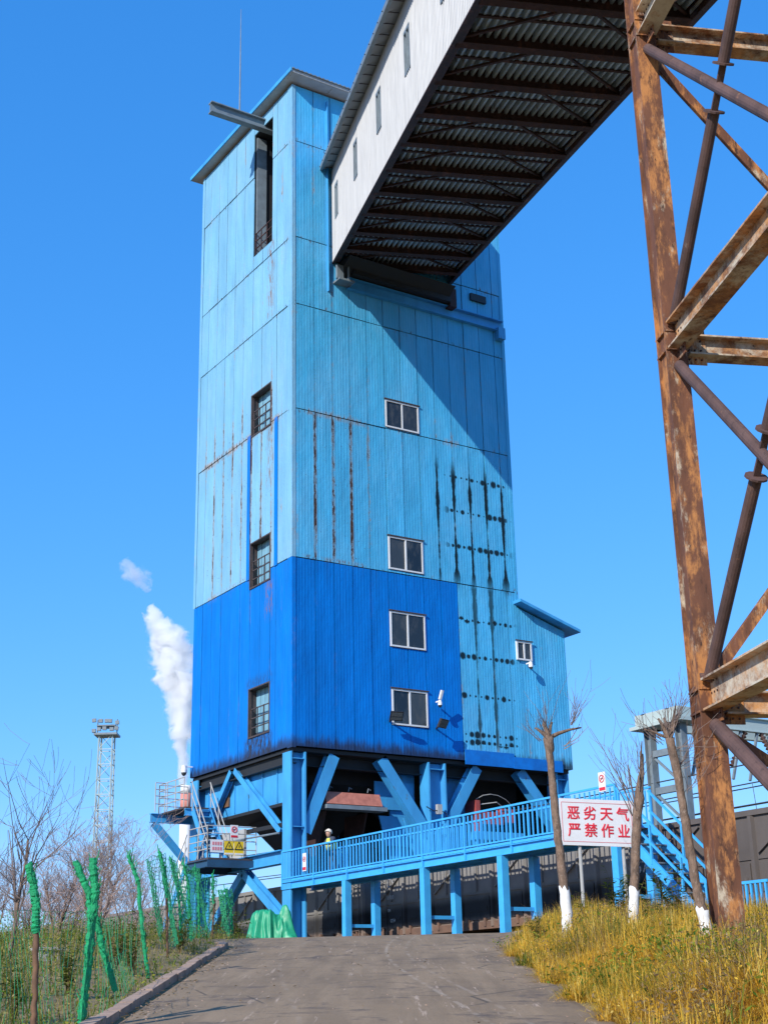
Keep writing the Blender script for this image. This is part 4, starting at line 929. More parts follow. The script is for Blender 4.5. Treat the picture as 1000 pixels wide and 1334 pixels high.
def person(base):
    p = thing('person', base, 'person in helmet and yellow vest leaning on the walkway railing', 'person')
    J = {'pel': (0, 0, .80), 'chest': (-.06, 0, 1.12), 'neck': (-.12, 0, 1.27), 'ls': (-.08, .19, 1.2), 'rs': (-.08, -.19, 1.2), 'le': (-.2, .25, 1.02), 're': (-.2, -.25, 1.02), 'lw': (-.42, .2, 1.02), 'rw': (-.42, -.2, 1.02),
         'lh': (0, .1, .78), 'rh': (0, -.1, .78), 'lk': (-.04, .11, .42), 'rk': (.02, -.11, .42), 'la': (.03, .11, .05), 'ra': (.08, -.11, .05), 'lt': (-.12, .12, .03), 'rt': (-.08, -.12, .03)}
    R = {'pel': .14, 'chest': .16, 'neck': .06, 'ls': .075, 'rs': .075, 'le': .05, 're': .05, 'lw': .04, 'rw': .04, 'lh': .1, 'rh': .1, 'lk': .07, 'rk': .07, 'la': .05, 'ra': .05, 'lt': .04, 'rt': .04}
    E_ = [('pel', 'chest'), ('chest', 'neck'), ('chest', 'ls'), ('chest', 'rs'), ('ls', 'le'), ('rs', 're'), ('le', 'lw'), ('re', 'rw'), ('pel', 'lh'), ('pel', 'rh'), ('lh', 'lk'), ('rh', 'rk'), ('lk', 'la'), ('rk', 'ra'), ('la', 'lt'), ('ra', 'rt')]
    ks = list(J); me = bpy.data.meshes.new('body'); me.from_pydata([J[k] for k in ks], [(ks.index(a), ks.index(c)) for a, c in E_], []); me.materials.append(M['workwear'])
    o = bpy.data.objects.new('body', me); COL.objects.link(o); o.parent = p
    o.modifiers.new('skin', 'SKIN'); sk = me.skin_vertices[0].data
    for i, k in enumerate(ks): sk[i].radius = (R[k], R[k]); sk[i].use_root = (k == 'pel')
    sd = o.modifiers.new('sub', 'SUBSURF'); sd.levels = 2; sd.render_levels = 2
    w = world_of(p)
    def at(x, y, z): return w + V((x, y, z))
    MB().tube([at(-.02, 0, .86), at(-.05, 0, 1.05), at(-.08, 0, 1.24)], [.19, .205, .13], 12).build('vest', M['hivis'], p, True)
    MB().tube([at(-.135, 0, 1.27), at(-.15, 0, 1.31), at(-.16, 0, 1.38), at(-.155, 0, 1.45), at(-.15, 0, 1.49)], [.05, .07, .088, .085, .05], 12).build('head', M['skin'], p, True)
    MB().tube([at(-.255, 0, 1.375), at(-.245, 0, 1.39)], [.018, .012], 6).build('nose', M['skin'], p)
    MB().tube([at(-.155, 0, 1.42), at(-.15, 0, 1.435), at(-.15, 0, 1.49), at(-.15, 0, 1.535)], [.135, .115, .10, .03], 14).build('helmet', M['helmet'], p, True)
    for sy in (-1, 1):
        h = MB().tube([at(-.42, sy * .2, 1.02), at(-.48, sy * .19, 1.01), at(-.51, sy * .19, .99)], [.035, .045, .03], 8)
        for k in range(4): h.tube([at(-.50, sy * .19 + (k - 1.5) * .02, 1.0), at(-.54, sy * .19 + (k - 1.5) * .021, .98), at(-.55, sy * .19 + (k - 1.5) * .021, .94)], .009, 5)
        h.tube([at(-.47, sy * .16, 1.0), at(-.5, sy * .13, .98), at(-.53, sy * .13, .95)], .01, 5)
        h.build('hand', M['skin'], p, True)
person(T(.48, -1.85, DZ - .02))

# ------------------------------------------------------------------ warning board
SB0, SB1 = atH(727, 1040, 31.3), atH(823, 1044, 32.0); SL0 = atH(728, 1101, 31.3)
board = thing('warning_board', ((SB0.x + SB1.x) / 2, (SB0.y + SB1.y) / 2, 2.7), 'white warning board with red Chinese characters on two grey posts', 'sign')
SX = (SB1 - SB0); SX.z = 0; SW = SX.length; SX.normalize(); SN = SX.cross(UP); SHh = SB0.z - SL0.z; SC0 = (SB0 + SB1) / 2; SC0.z = (SB0.z + SB1.z) / 2 - SHh / 2
tilt = (SX + UP * ((SB1.z - SB0.z) / SW)).normalized()
MB().bar(SC0 - tilt * SW / 2, SC0 + tilt * SW / 2, .03, SHh).build('board', M['sign_white'], board)
fN = SN * .018
for dz in (-.42, .42): MB().bar(SC0 - tilt * SW * .47 + UP * SHh * dz + fN, SC0 + tilt * SW * .47 + UP * SHh * dz + fN, .004, .012).build('border_line', M['sign_pink'], board)
for dx in (-.47, .47): MB().bar(SC0 + tilt * SW * dx - UP * SHh * .413 + fN, SC0 + tilt * SW * dx + UP * SHh * .413 + fN, .004, .012, SX).build('border_line', M['sign_pink'], board)
for row, txt in ((.175, '恶劣天气'), (-.19, '严禁作业')):
    for i, ch in enumerate(txt):
        o = lettering(ch, SHh * .31, M['sign_red'], board, SC0 + tilt * SW * (-.315 + .222 * i) + UP * SHh * row + SN * .0185, tilt, UP, .0065 * SHh, 'character')
for px in (752, 808):
    q = SC0 + tilt * (SW * ((px - 775) / 96.)); MB().tube([V((q.x, q.y, 2.3)) - SN * .06, V((q.x, q.y, q.z + SHh * .4)) - SN * .06], .038, 10).build('post', M['concrete'], board)

# ------------------------------------------------------------------ trees
def branch(b, p, d, L, r, depth, spread=.6, up=.15, n=3, bits=4):
    pts = [p]; rs = [r]; dd = d.normalized(); q = p
    for i in range(bits):
        dd = (dd + V((random.uniform(-1, 1), random.uniform(-1, 1), random.uniform(-1, 1))) * .16 + UP * up * .3).normalized()
        q = q + dd * (L / bits); pts.append(q); rs.append(max(r * (1 - .7 * (i + 1) / bits), .003))
    b.tube(pts, rs, 5 if r > .02 else 3, False)
    if depth <= 0: return
    for k in range(n):
        i = random.randint(1, bits); t = random.random()
        a = pts[i - 1].lerp(pts[i], t); ax = V((random.uniform(-1, 1), random.uniform(-1, 1), random.uniform(-.3, .8))).normalized()
        nd = (dd * (1 - spread) + ax * spread).normalized()
        branch(b, a, nd, L * random.uniform(.45, .8), rs[i] * .72 + .001, depth - 1, spread, up, n, bits)
def pollard(pts, dist, rads, ww, label, knob, seed, twigs):
    random.seed(seed)
    P_ = [atH(x, y, dist) for x, y in pts]; base = V(P_[0]); base.z = ground(base.x, base.y)
    t = thing('pollarded_tree', base, label, 'tree', 'pollarded trees by the road')
    P_ = [base - UP * .2] + P_[1:]
    # refine
    Q = []; R_ = []
    for i in range(len(P_) - 1):
        for k in range(6):
            Q.append(P_[i].lerp(P_[i + 1], k / 6) + V((random.uniform(-1, 1), random.uniform(-1, 1), 0)) * rads[i] * .10); R_.append((rads[i] + (rads[i + 1] - rads[i]) * k / 6) * random.uniform(.92, 1.08))
    Q.append(P_[-1]); R_.append(rads[-1]); R_ = [q * .78 for q in R_]
    MB().tube(Q, R_, 12).build('trunk', M['bark'], t, True)
    cut = base.z + ww; lo = [(q, r) for q, r in zip(Q, R_) if q.z < cut]; 
    ww_ = MB().tube([q for q, r in lo], [r * 1.03 + .004 for q, r in lo], 12)
    for k in range(12): x_, y_, z_ = ww_.v[-1 - k]; ww_.v[-1 - k] = (x_, y_, z_ + random.uniform(-.09, .03))
    ww_.build('whitewash', M['whitewash'], t, True, label='trunk foot painted white')
    b = MB(); 
    for (dx, dy, L, r) in knob:
        top = P_[-1]; px = dist / FPX; d = CR * dx + UP * dy + HEAD * random.uniform(-.3, .3)
        branch(b, top, d, L, r, 0, up=.0, bits=3)
    b.build('limb', M['bark'], t, True)
    b = MB()
    for (x, y, dx, dy, L, r, n) in twigs:
        for k in range(int(n * 1.7)):
            p = atH(x + random.uniform(-4, 4), y + random.uniform(-4, 4), dist) + HEAD * random.uniform(-.15, .15)
            d = CR * (dx + random.uniform(-.5, .5)) + UP * (dy + random.uniform(-.25, .25)) + HEAD * random.uniform(-.5, .5)
            branch(b, p, d, L * random.uniform(.5, 1.2), r * .85, 1, .45, .3, 2, 4)
    b.build('twigs', M['twig'], t)
    return t
pollard([(742, 1234), (736, 1165), (728, 1105), (721, 1040), (716, 985), (714, 962)], 28, [.135, .115, .105, .095, .095, .14], 1.08, 'leaning whitewashed pollarded tree left of the warning board',
        [(-.5, .6, .34, .06), (.0, 1, .36, .065), (.35, .9, .34, .06), (-.2, .9, .3, .05), (.8, .5, .7, .05)], 3,
        [(714, 958, 0, 1, .75, .010, 6), (744, 942, .3, 1, .7, .009, 6), (735, 972, .9, .5, .7, .016, 2), (706, 965, -.7, .6, .5, .008, 4)])
pollard([(824, 1240), (825, 1170), (828, 1090), (832, 1040), (836, 1000)], 26.5, [.115, .105, .11, .12, .05], 1.05, 'upright whitewashed tree with a split top right of the warning board',
        [(-.1, 1, .3, .04), (.12, 1, .25, .04), (-.05, 1, .5, .03)], 4,
        [(826, 1060, -.6, 1, 1.5, .016, 3), (828, 1030, -.3, 1, 1.1, .010, 3), (815, 1030, -.5, .9, 1.0, .010, 3), (834, 1010, .1, 1, .6, .007, 5)])
pollard([(928, 1247), (917, 1195), (905, 1150), (894, 1080), (884, 1020), (872, 962)], 20.3, [.11, .095, .085, .08, .075, .085], .78, 'tilted whitewashed tree with cut limbs in front of the rusty leg',
        [(-.5, .9, .32, .05), (.1, 1, .36, .055), (.45, 1, .34, .045), (-.9, .35, .4, .03), (.2, 1, .5, .03)], 8,
        [(872, 958, 0, 1, .55, .008, 8), (880, 940, .6, .8, .6, .007, 6), (862, 965, -.8, .7, .5, .007, 6), (884, 1000, .8, .5, .6, .006, 5), (878, 975, .7, -.1, .5, .005, 4), (895, 1030, .6, .8, .55, .006, 4)])

def bare_tree(name, px, py, dist, label, mat, stems, depth, spread, seed, H, r0=.05, n=4):
    random.seed(seed); base = atH(px, py, dist); base.z = ground(base.x, base.y)
    t = thing(name, base, label, 'tree' if name == 'bare_tree' else 'shrub', 'bare trees behind the fence')
    tr = MB(); br = MB()
    for (dx, dy) in stems:
        d = (RIGHT * dx + HEAD * dy + UP).normalized(); q = base - UP * .1; pts = [q]; rs = [r0]
        L = H * .62
        for i in range(6):
            d = (d + V((random.uniform(-1, 1), random.uniform(-1, 1), .2)) * .12).normalized(); q = q + d * L / 6; pts.append(q); rs.append(r0 * (1 - .1 * (i + 1)))
        tr.tube(pts, rs, 7)
        for i in range(2, 7):
            for k in range(2):
                ax = V((random.uniform(-1, 1), random.uniform(-1, 1), random.uniform(.1, .9))).normalized()
                branch(br, pts[i], (d * .45 + ax * .75), H * random.uniform(.3, .5), rs[i] * .6, depth, spread, .25, n, 4)
    tr.build('trunk', M['bark'], t, True); br.build('crown', M[mat], t)
    return t
bare_tree('bare_tree', 8, 1262, 25, 'tall bare tree at the far left edge with a leaning trunk', 'twig', [(.22, .0)], 2, .6, 21, 3.5, .045)
bare_tree('bare_tree', 120, 1262, 30, 'wide bare tree with several stems behind the forked green post', 'twig_pink', [(-.25, .1), (.12, -.1), (.38, .1)], 3, .62, 22, 2.6, .036, 3)
bare_tree('bare_tree', 70, 1262, 36, 'reddish bare tree in the thicket between the two left fence posts', 'twig_pink', [(.1, .1), (-.2, 0), (.3, -.1)], 2, .65, 23, 2.5, .034, 4)
bare_tree('bare_shrub', 30, 1262, 44, 'low reddish bare shrub behind the far left tree', 'twig_pink', [(.1, .1), (-.3, 0), (.4, -.1)], 2, .65, 24, 2.4, .03, 4)
bare_tree('bare_shrub', 165, 1255, 42, 'low reddish bare shrub left of the third green post', 'twig_pink', [(.1, .1), (-.3, 0), (.3, -.1)], 3, .65, 25, 2.5, .03, 3)
bare_tree('bare_shrub', 110, 1255, 52, 'far reddish bare shrub in the middle of the thicket', 'twig_pink', [(.1, .1), (-.4, 0), (.4, -.1)], 2, .65, 26, 2.6, .03, 4)

for k, (px, d, H_) in enumerate(((-15, 38, 2.2), (50, 50, 2.2), (85, 41, 1.8), (140, 56, 2.2), (190, 50, 1.7))):
    bare_tree('bare_shrub', px, 1258, d, ('low bare shrub cut off by the left edge', 'low bare shrub between the leftmost post and the forked post', 'small bare shrub just left of the forked green post', 'low bare shrub under the distant floodlight mast', 'small bare shrub right of the third green post')[k], 'twig_pink', [(.15, .1), (-.35, 0), (.4, -.1)], 3, .65, 40 + k, H_, .028, 3)

# ------------------------------------------------------------------ green fence
fence = thing('green_fence', atH(118, 1335, 16.5), 'row of crooked green wrapped fence posts with torn netting left of the road', 'fence')
def fpost(pts, dist, r, mat='wrap_green', foot=None, label=None):
    random.seed(int(pts[0][0] * 7)); Q = [atH(x, y, dist) for x, y in pts]; R_ = []; F = []
    for i in range(len(Q) - 1):
        for k in range(14): F.append(Q[i].lerp(Q[i + 1], k / 14) + V((random.uniform(-1, 1), random.uniform(-1, 1), 0)) * r * .14); R_.append(r * random.uniform(.90, 1.12))
    F.append(Q[-1]); R_.append(r * .9); R_ = [q * (.74 if dist < 20 else .5) for q in R_]
    o = MB().tube(F, R_, 10).build('post', M[mat], fence, mat != 'wrap_green', label=label)
    if mat == 'wrap_green':
        b = MB(); L = (Q[0] - Q[-1]).length
        for k in range(int(34 * L)):
            i = random.randrange(len(F) - 1); p = F[i].lerp(F[i + 1], random.random()); a = random.uniform(0, 6.28); o_ = V((math.cos(a), math.sin(a), random.uniform(-.3, .5)))
            e = p + o_ * R_[i] * random.uniform(1.1, 1.9) + UP * random.uniform(-.12, .16); b.bar(p + o_ * R_[i] * .8, e, .009 * dist / 18, .007 * dist / 18, o_)
        tag(b.build('net_fringe', M['wrap_green'], o), kind='stuff')
    return o
fpost([(43, 1360), (46, 1285), (47, 1205)], 15.4, .042, 'post_rust', label='rusty lower half of the leftmost post')
fpost([(47, 1215), (47, 1180), (43, 1150), (37, 1125)], 15.4, .058)
fpost([(104, 1345), (113, 1275), (119, 1205), (124, 1160), (121, 1118)], 16.3, .062, label='thick green post forked at the top')
fpost([(119, 1205), (116, 1165), (98, 1122)], 16.3, .05)
fpost([(124, 1190), (134, 1240), (151, 1292)], 16.6, .045)
fpost([(193, 1275), (186, 1220), (180, 1150), (167, 1114)], 23.6, .062)
fpost([(218, 1248), (217, 1165), (215, 1135), (208, 1110)], 28, .05, 'post_rust'); fpost([(217, 1170), (214, 1132), (207, 1109)], 27.9, .058)
fpost([(236, 1232), (233, 1165), (221, 1117)], 31, .055); fpost([(249, 1228), (245, 1150), (238, 1124)], 34, .055); fpost([(260, 1225), (258, 1150), (252, 1130)], 36, .06)
fpost([(276, 1225), (279, 1180), (277, 1160)], 38, .05, 'post_rust'); fpost([(278, 1178), (277, 1138)], 38, .055); fpost([(303, 1225), (301, 1185), (293, 1158)], 41, .06)
def netting(name, c00, c10, c01, c11, nu, nv, sag=.1, th=.006, seed=1, tear=.1):
    random.seed(seed); b = MB(); Pn = {}
    for i in range(nu + 1):
        for j in range(nv + 1):
            u, v = i / nu, j / nv; p = (c00 * (1 - u) + c10 * u) * (1 - v) + (c01 * (1 - u) + c11 * u) * v
            Pn[i, j] = p + V((random.uniform(-1, 1), random.uniform(-1, 1), random.uniform(-1, 1))) * sag * .22 + GT * sag * math.sin(5 * u + 3 * v)
    for i in range(nu + 1):
        for j in range(nv + 1):
            if i < nu and random.random() > tear: b.bar(Pn[i, j], Pn[i + 1, j], th, th)
            if j < nv and random.random() > tear * .5: b.bar(Pn[i, j], Pn[i, j + 1], th, th, (1, 0, 0))
    o = b.build(name, M['net_green'], fence); o['kind'] = 'stuff'; return o
netting('net', atH(-10, 1340, 15.2), atH(118, 1330, 16.3), atH(-10, 1185, 15.2), atH(118, 1190, 16.3), 24, 4, .05, .004, 2, .35)
netting('net', atH(118, 1330, 16.4), atH(192, 1270, 23.5), atH(120, 1200, 16.4), atH(183, 1190, 23.5), 26, 4, .06, .005, 3, .4)
netting('net', atH(218, 1235, 28), atH(236, 1225, 31), atH(210, 1114, 28), atH(223, 1122, 31), 30, 20, .10, .007, 4, .18)
netting('net', atH(196, 1190, 27.5), atH(217, 1230, 28), atH(193, 1122, 27), atH(208, 1112, 28), 18, 20, .10, .007, 8, .22)
netting('net', atH(236, 1225, 31), atH(260, 1222, 36), atH(223, 1122, 31), atH(254, 1132, 36), 40, 20, .10, .008, 5, .2)
netting('net', atH(258, 1222, 36), atH(278, 1222, 38), atH(254, 1132, 36), atH(277, 1145, 38), 26, 20, .10, .009, 6, .2)
netting('net', atH(284, 1215, 39.5), atH(306, 1222, 41), atH(289, 1160, 39.5), atH(296, 1160, 41), 22, 20, .14, .012, 7, .12)

# grey box behind the fence
q = atH(62, 1268, 27); gb = thing('grey_cabinet', q, 'pale grey box standing in the weeds behind the left fence posts', 'box')
MB().box(q.x - .22, q.x + .22, q.y - .2, q.y + .2, q.z - .2, q.z + .38).build('box', M['concrete'], gb); MB().box(q.x - .26, q.x + .26, q.y - .24, q.y + .24, q.z + .381, q.z + .43).build('lid', M['concrete'], gb)

# ------------------------------------------------------------------ tarpaulin heap
tb = atH(354, 1222, 45.3); tb.z = ground(tb.x, tb.y)
b = MB(); NR, NA = 40, 130; rg = np.random.default_rng(5); ph = rg.uniform(0, 6.28, 8)
TX = RIGHT; TY = HEAD
def tarp_pt(u, v):      # u,v in -1..1 plan: two covered lumps, gathered folds running down to a spread hem
    def lump(cu, cv, ru, rv, hh):
        q = ((abs(u - cu) / ru) ** 2.4 + (abs(v - cv) / rv) ** 2.4); return hh / (1 + q ** 3.2)
    a = math.atan2(v, u); r = math.hypot(u, v)
    h = max(lump(-.16, .0, .60, .66, 1.12), lump(.30, -.02, .42, .6, 1.0)) - .10 * lump(.12, 0, .22, .6, 1) + .30 * lump(.62, -.45, .36, .4, 1) + .16 * lump(-.1, -.7, .6, .3, 1) - .35 * lump(.36, -.62, .16, .26, 1)
    fold = (.05 * math.sin(11 * a + ph[1] + 3 * r) + .035 * math.sin(19 * a + ph[2] - 5 * r)) * sm((r - .25) * 2)
    crum = .035 * math.sin(9 * u + 5 * v + ph[3]) + .03 * math.sin(-7 * u + 11 * v + ph[4]) + .02 * math.sin(21 * u + 9 * v + ph[5])
    q = V((u * 2.1, v * 2.1, 3.7)); rid = sum((.5 ** k) * (1 - abs(2 * noise.noise(q * (2 ** k) + V((k * 9.1, 0, 0))) )) for k in range(3)) - 1.1
    return u, v, max(-.02, (h - .07) + fold * (.25 + h) * .6 + (crum * .4 + rid * .12) * min(1, (1 - r) * 6 + .1)), fold + rid * .05
for i in range(NR + 1):
    for j in range(NA):
        r = (i / NR) ** .8 * 1.0; a = 2 * math.pi * j / NA; k_ = (abs(math.cos(a)) ** 2.6 + abs(math.sin(a)) ** 2.6) ** (-1 / 2.6)
        u, v, h, fo = tarp_pt(r * k_ * math.cos(a), r * k_ * math.sin(a)); sc_ = 1 + fo * 1.2
        b.v.append(tuple(tb + TX * (u * .86 * sc_) + TY * (v * .75 * sc_) + UP * h))
for i in range(NR):
    for j in range(NA): b.f.append((i * NA + j, (i + 1) * NA + j, (i + 1) * NA + (j + 1) % NA, i * NA + (j + 1) % NA))
o = b.build('tarpaulin_heap', M['tarp'], loc=tb, smooth=True)
tag(o, 'crumpled green tarpaulin draped over a heap beside the tower leg', 'tarpaulin')
tag(MB().box(tb.x + 1.05, tb.x + 1.35, tb.y - .7, tb.y - .4, tb.z - .05, tb.z + .22).build('timber_block', M['kerb'], loc=(tb.x + 1.2, tb.y - .55, tb.z)), 'small brown timber block beside the green tarpaulin', 'block')

# ------------------------------------------------------------------ catenary portal beyond the wagons
ga, gb0 = 10.0, -7.9
portal = thing('catenary_portal', T(ga, gb0, 2.3), 'grey lattice railway portal mast with insulators behind the staircase', 'portal')
for db in (-.75, .75):
    MB().ibeam(T(ga, gb0 + db, 2.3), T(ga, gb0 + db, 10.3), .28, .3, .03, (0, 1, 0)).build('mast_chord', M['grey_steel'], portal)
for k in range(6):
    z = 3.2 + k * 1.25; MB().bar(T(ga, gb0 - .62, z), T(ga, gb0 + .62, z), .16, .22).build('batten_plate', M['grey_steel'], portal)
    if k < 5: MB().bar(T(ga, gb0 - .62, z + .1), T(ga, gb0 + .62, z + 1.15), .06, .08).build('lacing_bar', M['grey_steel'], portal)
MB().box(CX + ga - .5, CX + ga + .5, CY + gb0 - 1.3, CY + gb0 + 1.2, 10.3, 10.42).build('cap_plate', M['mast'], portal)
MB().box(CX + ga - .4, CX + ga + .4, CY + gb0 - 1.1, CY + gb0 + 1.0, 10.42, 10.8).build('cap_box', M['mast'], portal)
for db in (-.6, .6):
    MB().ibeam(T(ga - .4, gb0 + db, 10.55), T(ga + 22, gb0 + db, 10.55), .2, .5, .03).build('portal_beam', M['mast'], portal)
for k in range(10): MB().bar(T(ga + k * 2.2, gb0 - .5, 10.55), T(ga + k * 2.2 + 1.1, gb0 + .5, 10.55), .08, .1).build('lacing_bar', M['mast'], portal)
def insul(p, d, L):
    d = V(d).normalized(); o = MB(); n = 9
    pts = []; rs = []
    for i in range(n * 2 + 1): pts.append(p + d * L * i / (n * 2)); rs.append(.045 if i % 2 else .11)
    return o.tube(pts, rs, 10).build('insulator', M['rust_pipe'], portal)
for (a, d) in ((4.0, (.0, -.5, -1)), (5.6, (.5, .2, -1)), (3.2, (-.5, .2, -1)), (1.3, (-.3, -.2, -1))):
    insul(T(ga + a, gb0 - .6, 10.25), d, 1.3)
    MB().bar(T(ga + a - .2, gb0 - .6, 10.3), T(ga + a - .8, gb0 - .6, 8.6), .08, .08).build('bracket', M['grey_steel'], portal)
wires = thing('overhead_wires', T(ga + 3, -12, 9), 'thin overhead catenary wires behind the rusty leg', 'wire')
for k, (a, z, sg) in enumerate(((1.0, 9.0, .3), (3.2, 8.9, .35), (4.4, 8.3, .3), (4.5, 7.4, .1), (2.4, 7.9, .25), (6, 9.2, .3))):
    pts = [T(a + ga - 1, -40 + 7 * i, z - sg * math.sin(math.pi * i / 10) * 2 + .3 * sg) for i in range(11)]
    MB().tube(pts, .022, 4).build('wire', M['wire'], wires)
for i in range(6): MB().tube([T(ga + 3.3, -36 + 5.5 * i, 8.5), T(ga + 3.4, -36 + 5.5 * i, 7.4)], .015, 4).build('dropper', M['wire'], wires)

# ------------------------------------------------------------------ distant mast, chimney, steam
mb = atH(129, 1200, 250); mb.z = 3; mt = atH(130, 958, 250).z
mast = thing('floodlight_mast', mb, 'distant pale lattice floodlight mast above the bare trees', 'mast')
hw0, hw1 = 1.5, 1.15
def mp(k, z): t = (z - 3) / (mt - 3); h_ = hw0 + (hw1 - hw0) * t; sx, sy = ((-1, -1), (1, -1), (1, 1), (-1, 1))[k % 4]; return mb + RIGHT * sx * h_ + HEAD * sy * h_ + UP * (z - 3)
for k in range(4): MB().bar(mp(k, 3), mp(k, mt), .2, .2, (1, 0, 0)).build('leg', M['mast'], mast)
nl = 17; hz = (mt - 3) / nl
for i in range(nl):
    z = 3 + hz * i; b = MB()
    for k in range(4):
        b.bar(mp(k, z + hz), mp(k + 1, z + hz), .12, .12); b.bar(mp(k + i % 2, z), mp(k + 1 - i % 2, z + hz), .10, .10)
    b.build('lacing', M['mast'], mast)
top = V((mb.x, mb.y, mt))
MB().bar(top - RIGHT * 2.0, top + RIGHT * 2.0, 3.6, .35).bar(top - RIGHT * 1.6 + UP * 1.5, top + RIGHT * 1.6 + UP * 1.5, 3.0, .2).build('platform', M['grey_steel'], mast)
for i in range(5):
    for zz in (.7, 2.1):
        q = top + RIGHT * (-1.9 + .95 * i) - HEAD * 1.7 + UP * zz; q = q + RIGHT * random.uniform(-.2, .2) + UP * random.uniform(-.25, .25); MB().bar(q - RIGHT * .33, q + RIGHT * .33 + UP * random.uniform(-.1, .1), .5, .6).build('lamp', M['grey_steel'], mast)
for sx in (-1.7, 1.7): MB().bar(top + RIGHT * sx, top + RIGHT * sx + UP * 2.8, .15, .15, (1, 0, 0)).build('railing_post', M['grey_steel'], mast)
cbp = atH(238, 1200, 400); cbp.z = 2; ct = atH(238, 1024, 400).z
chim = thing('chimney', cbp, 'distant white chimney with a faded red band giving off steam', 'chimney')
zr0, zr1 = atH(238, 1058, 400).z, atH(238, 1034, 400).z
def ring(z0, z1, mat, nm): MB().tube([V((cbp.x, cbp.y, z0)), V((cbp.x, cbp.y, z1))], [1.75 - .25 * (z0 / ct), 1.75 - .25 * (z1 / ct)], 24).build(nm, M[mat], chim, True)
ring(1, zr0, 'chimney', 'shaft'); ring(zr0 + .01, zr1, 'chimney_red', 'red_band'); ring(zr1 + .01, ct, 'chimney', 'crown')
# steam: real volumes, thinning towards ragged edges
px2m = 400 / FPX * 1.02
SR = V((ray(225, 900).y, -ray(225, 900).x, 0)).normalized(); SB = atH(238, 1020, 400)       # across the sight line; plume foot
def su(x, y): p = atH(x, y, 400) - SB; return p.dot(SR), p.z
def steam(name, pts, dens, label, scale, rag, flat=1.0):
    """pts: (x, y, radius px) survey points up the plume; density falls off from the wandering axis, broken by turbulence"""
    q = [(su(x, y)[0], su(x, y)[1], r * px2m) for x, y, r in pts]; z0, z1 = q[0][1], q[-1][1]
    m = bpy.data.materials.new(name); m.use_nodes = True; nt = m.node_tree; nt.nodes.clear(); g = G(nt)
    out = g.n('ShaderNodeOutputMaterial'); v = g.n('ShaderNodeVolumePrincipled'); v.inputs['Color'].default_value = (.985, .985, .985, 1); v.inputs['Anisotropy'].default_value = 0.1
    P = g.pos(); sub = g.n('ShaderNodeVectorMath', operation='SUBTRACT'); g.put(sub.inputs[0], P); sub.inputs[1].default_value = SB
    def dot(d): n = g.n('ShaderNodeVectorMath', operation='DOT_PRODUCT'); g.put(n.inputs[0], sub.outputs[0]); n.inputs[1].default_value = d; return n.outputs['Value']
    u, w, z = dot(SR), dot(UP.cross(SR)), dot(UP); t = g.rng(z, z0, z1, 0, 1)
    def curve(vals, lo, hi):
        n = g.n('ShaderNodeFloatCurve'); c = n.mapping.curves[0]
        xs_ = [(k[1] - z0) / (z1 - z0) for k in q]
        while len(c.points) < len(q): c.points.new(.5, .5)
        for p, x, y in zip(c.points, xs_, vals): p.location = (x, (y - lo) / (hi - lo))
        n.mapping.update(); g.put(n.inputs['Value'], t); return g.rng(n.outputs[0], 0, 1, lo, hi)
    us = [k[0] for k in q]; ax = curve(us, min(us) - 1, max(us) + 1); rd = curve([k[2] for k in q], 0, max(k[2] for k in q) + .5)
    du = g.m('SUBTRACT', u, ax); d = g.m('DIVIDE', g.m('SQRT', g.m('ADD', g.m('MULTIPLY', du, du), g.m('MULTIPLY', w, w))), rd)
    n1 = g.noise(P, scale, 8, .66, .7)
    val = g.m('ADD', g.m('SUBTRACT', .62, d), g.m('MULTIPLY', g.m('SUBTRACT', n1, .5), rag))
    g.put(v.inputs['Density'], g.m('MULTIPLY', g.m('MULTIPLY', g.step(val, 0.0, .42), g.band(t, .0, 1.0, .012)), dens)); nt.links.new(v.outputs[0], out.inputs['Volume'])
    b = MB(); b.tube([SB + SR * k[0] + UP * k[1] for k in q], [max(k[2] * 1.55, .8) for k in q], 20)
    return tag(b.build(name, m, loc=SB + SR * q[0][0] + UP * z0), label, 'steam', kind='thing')
steam('steam_plume', [(238, 1024, 9), (238, 1000, 12), (237, 970, 19), (238, 935, 28), (236, 905, 38), (230, 875, 47), (226, 850, 48), (217, 824, 40), (204, 802, 22), (196, 788, 9)], 1.1, 'thick ragged white steam plume rising from the distant chimney', .21, 1.9)
steam('steam_puff', [(192, 772, 7), (186, 762, 16), (178, 750, 26), (170, 738, 22), (162, 728, 8)], .20, 'small detached steam puff drifting above the plume', .26, 3.0)
SC.cycles.volume_step_rate = .35; SC.cycles.volume_max_steps = 256

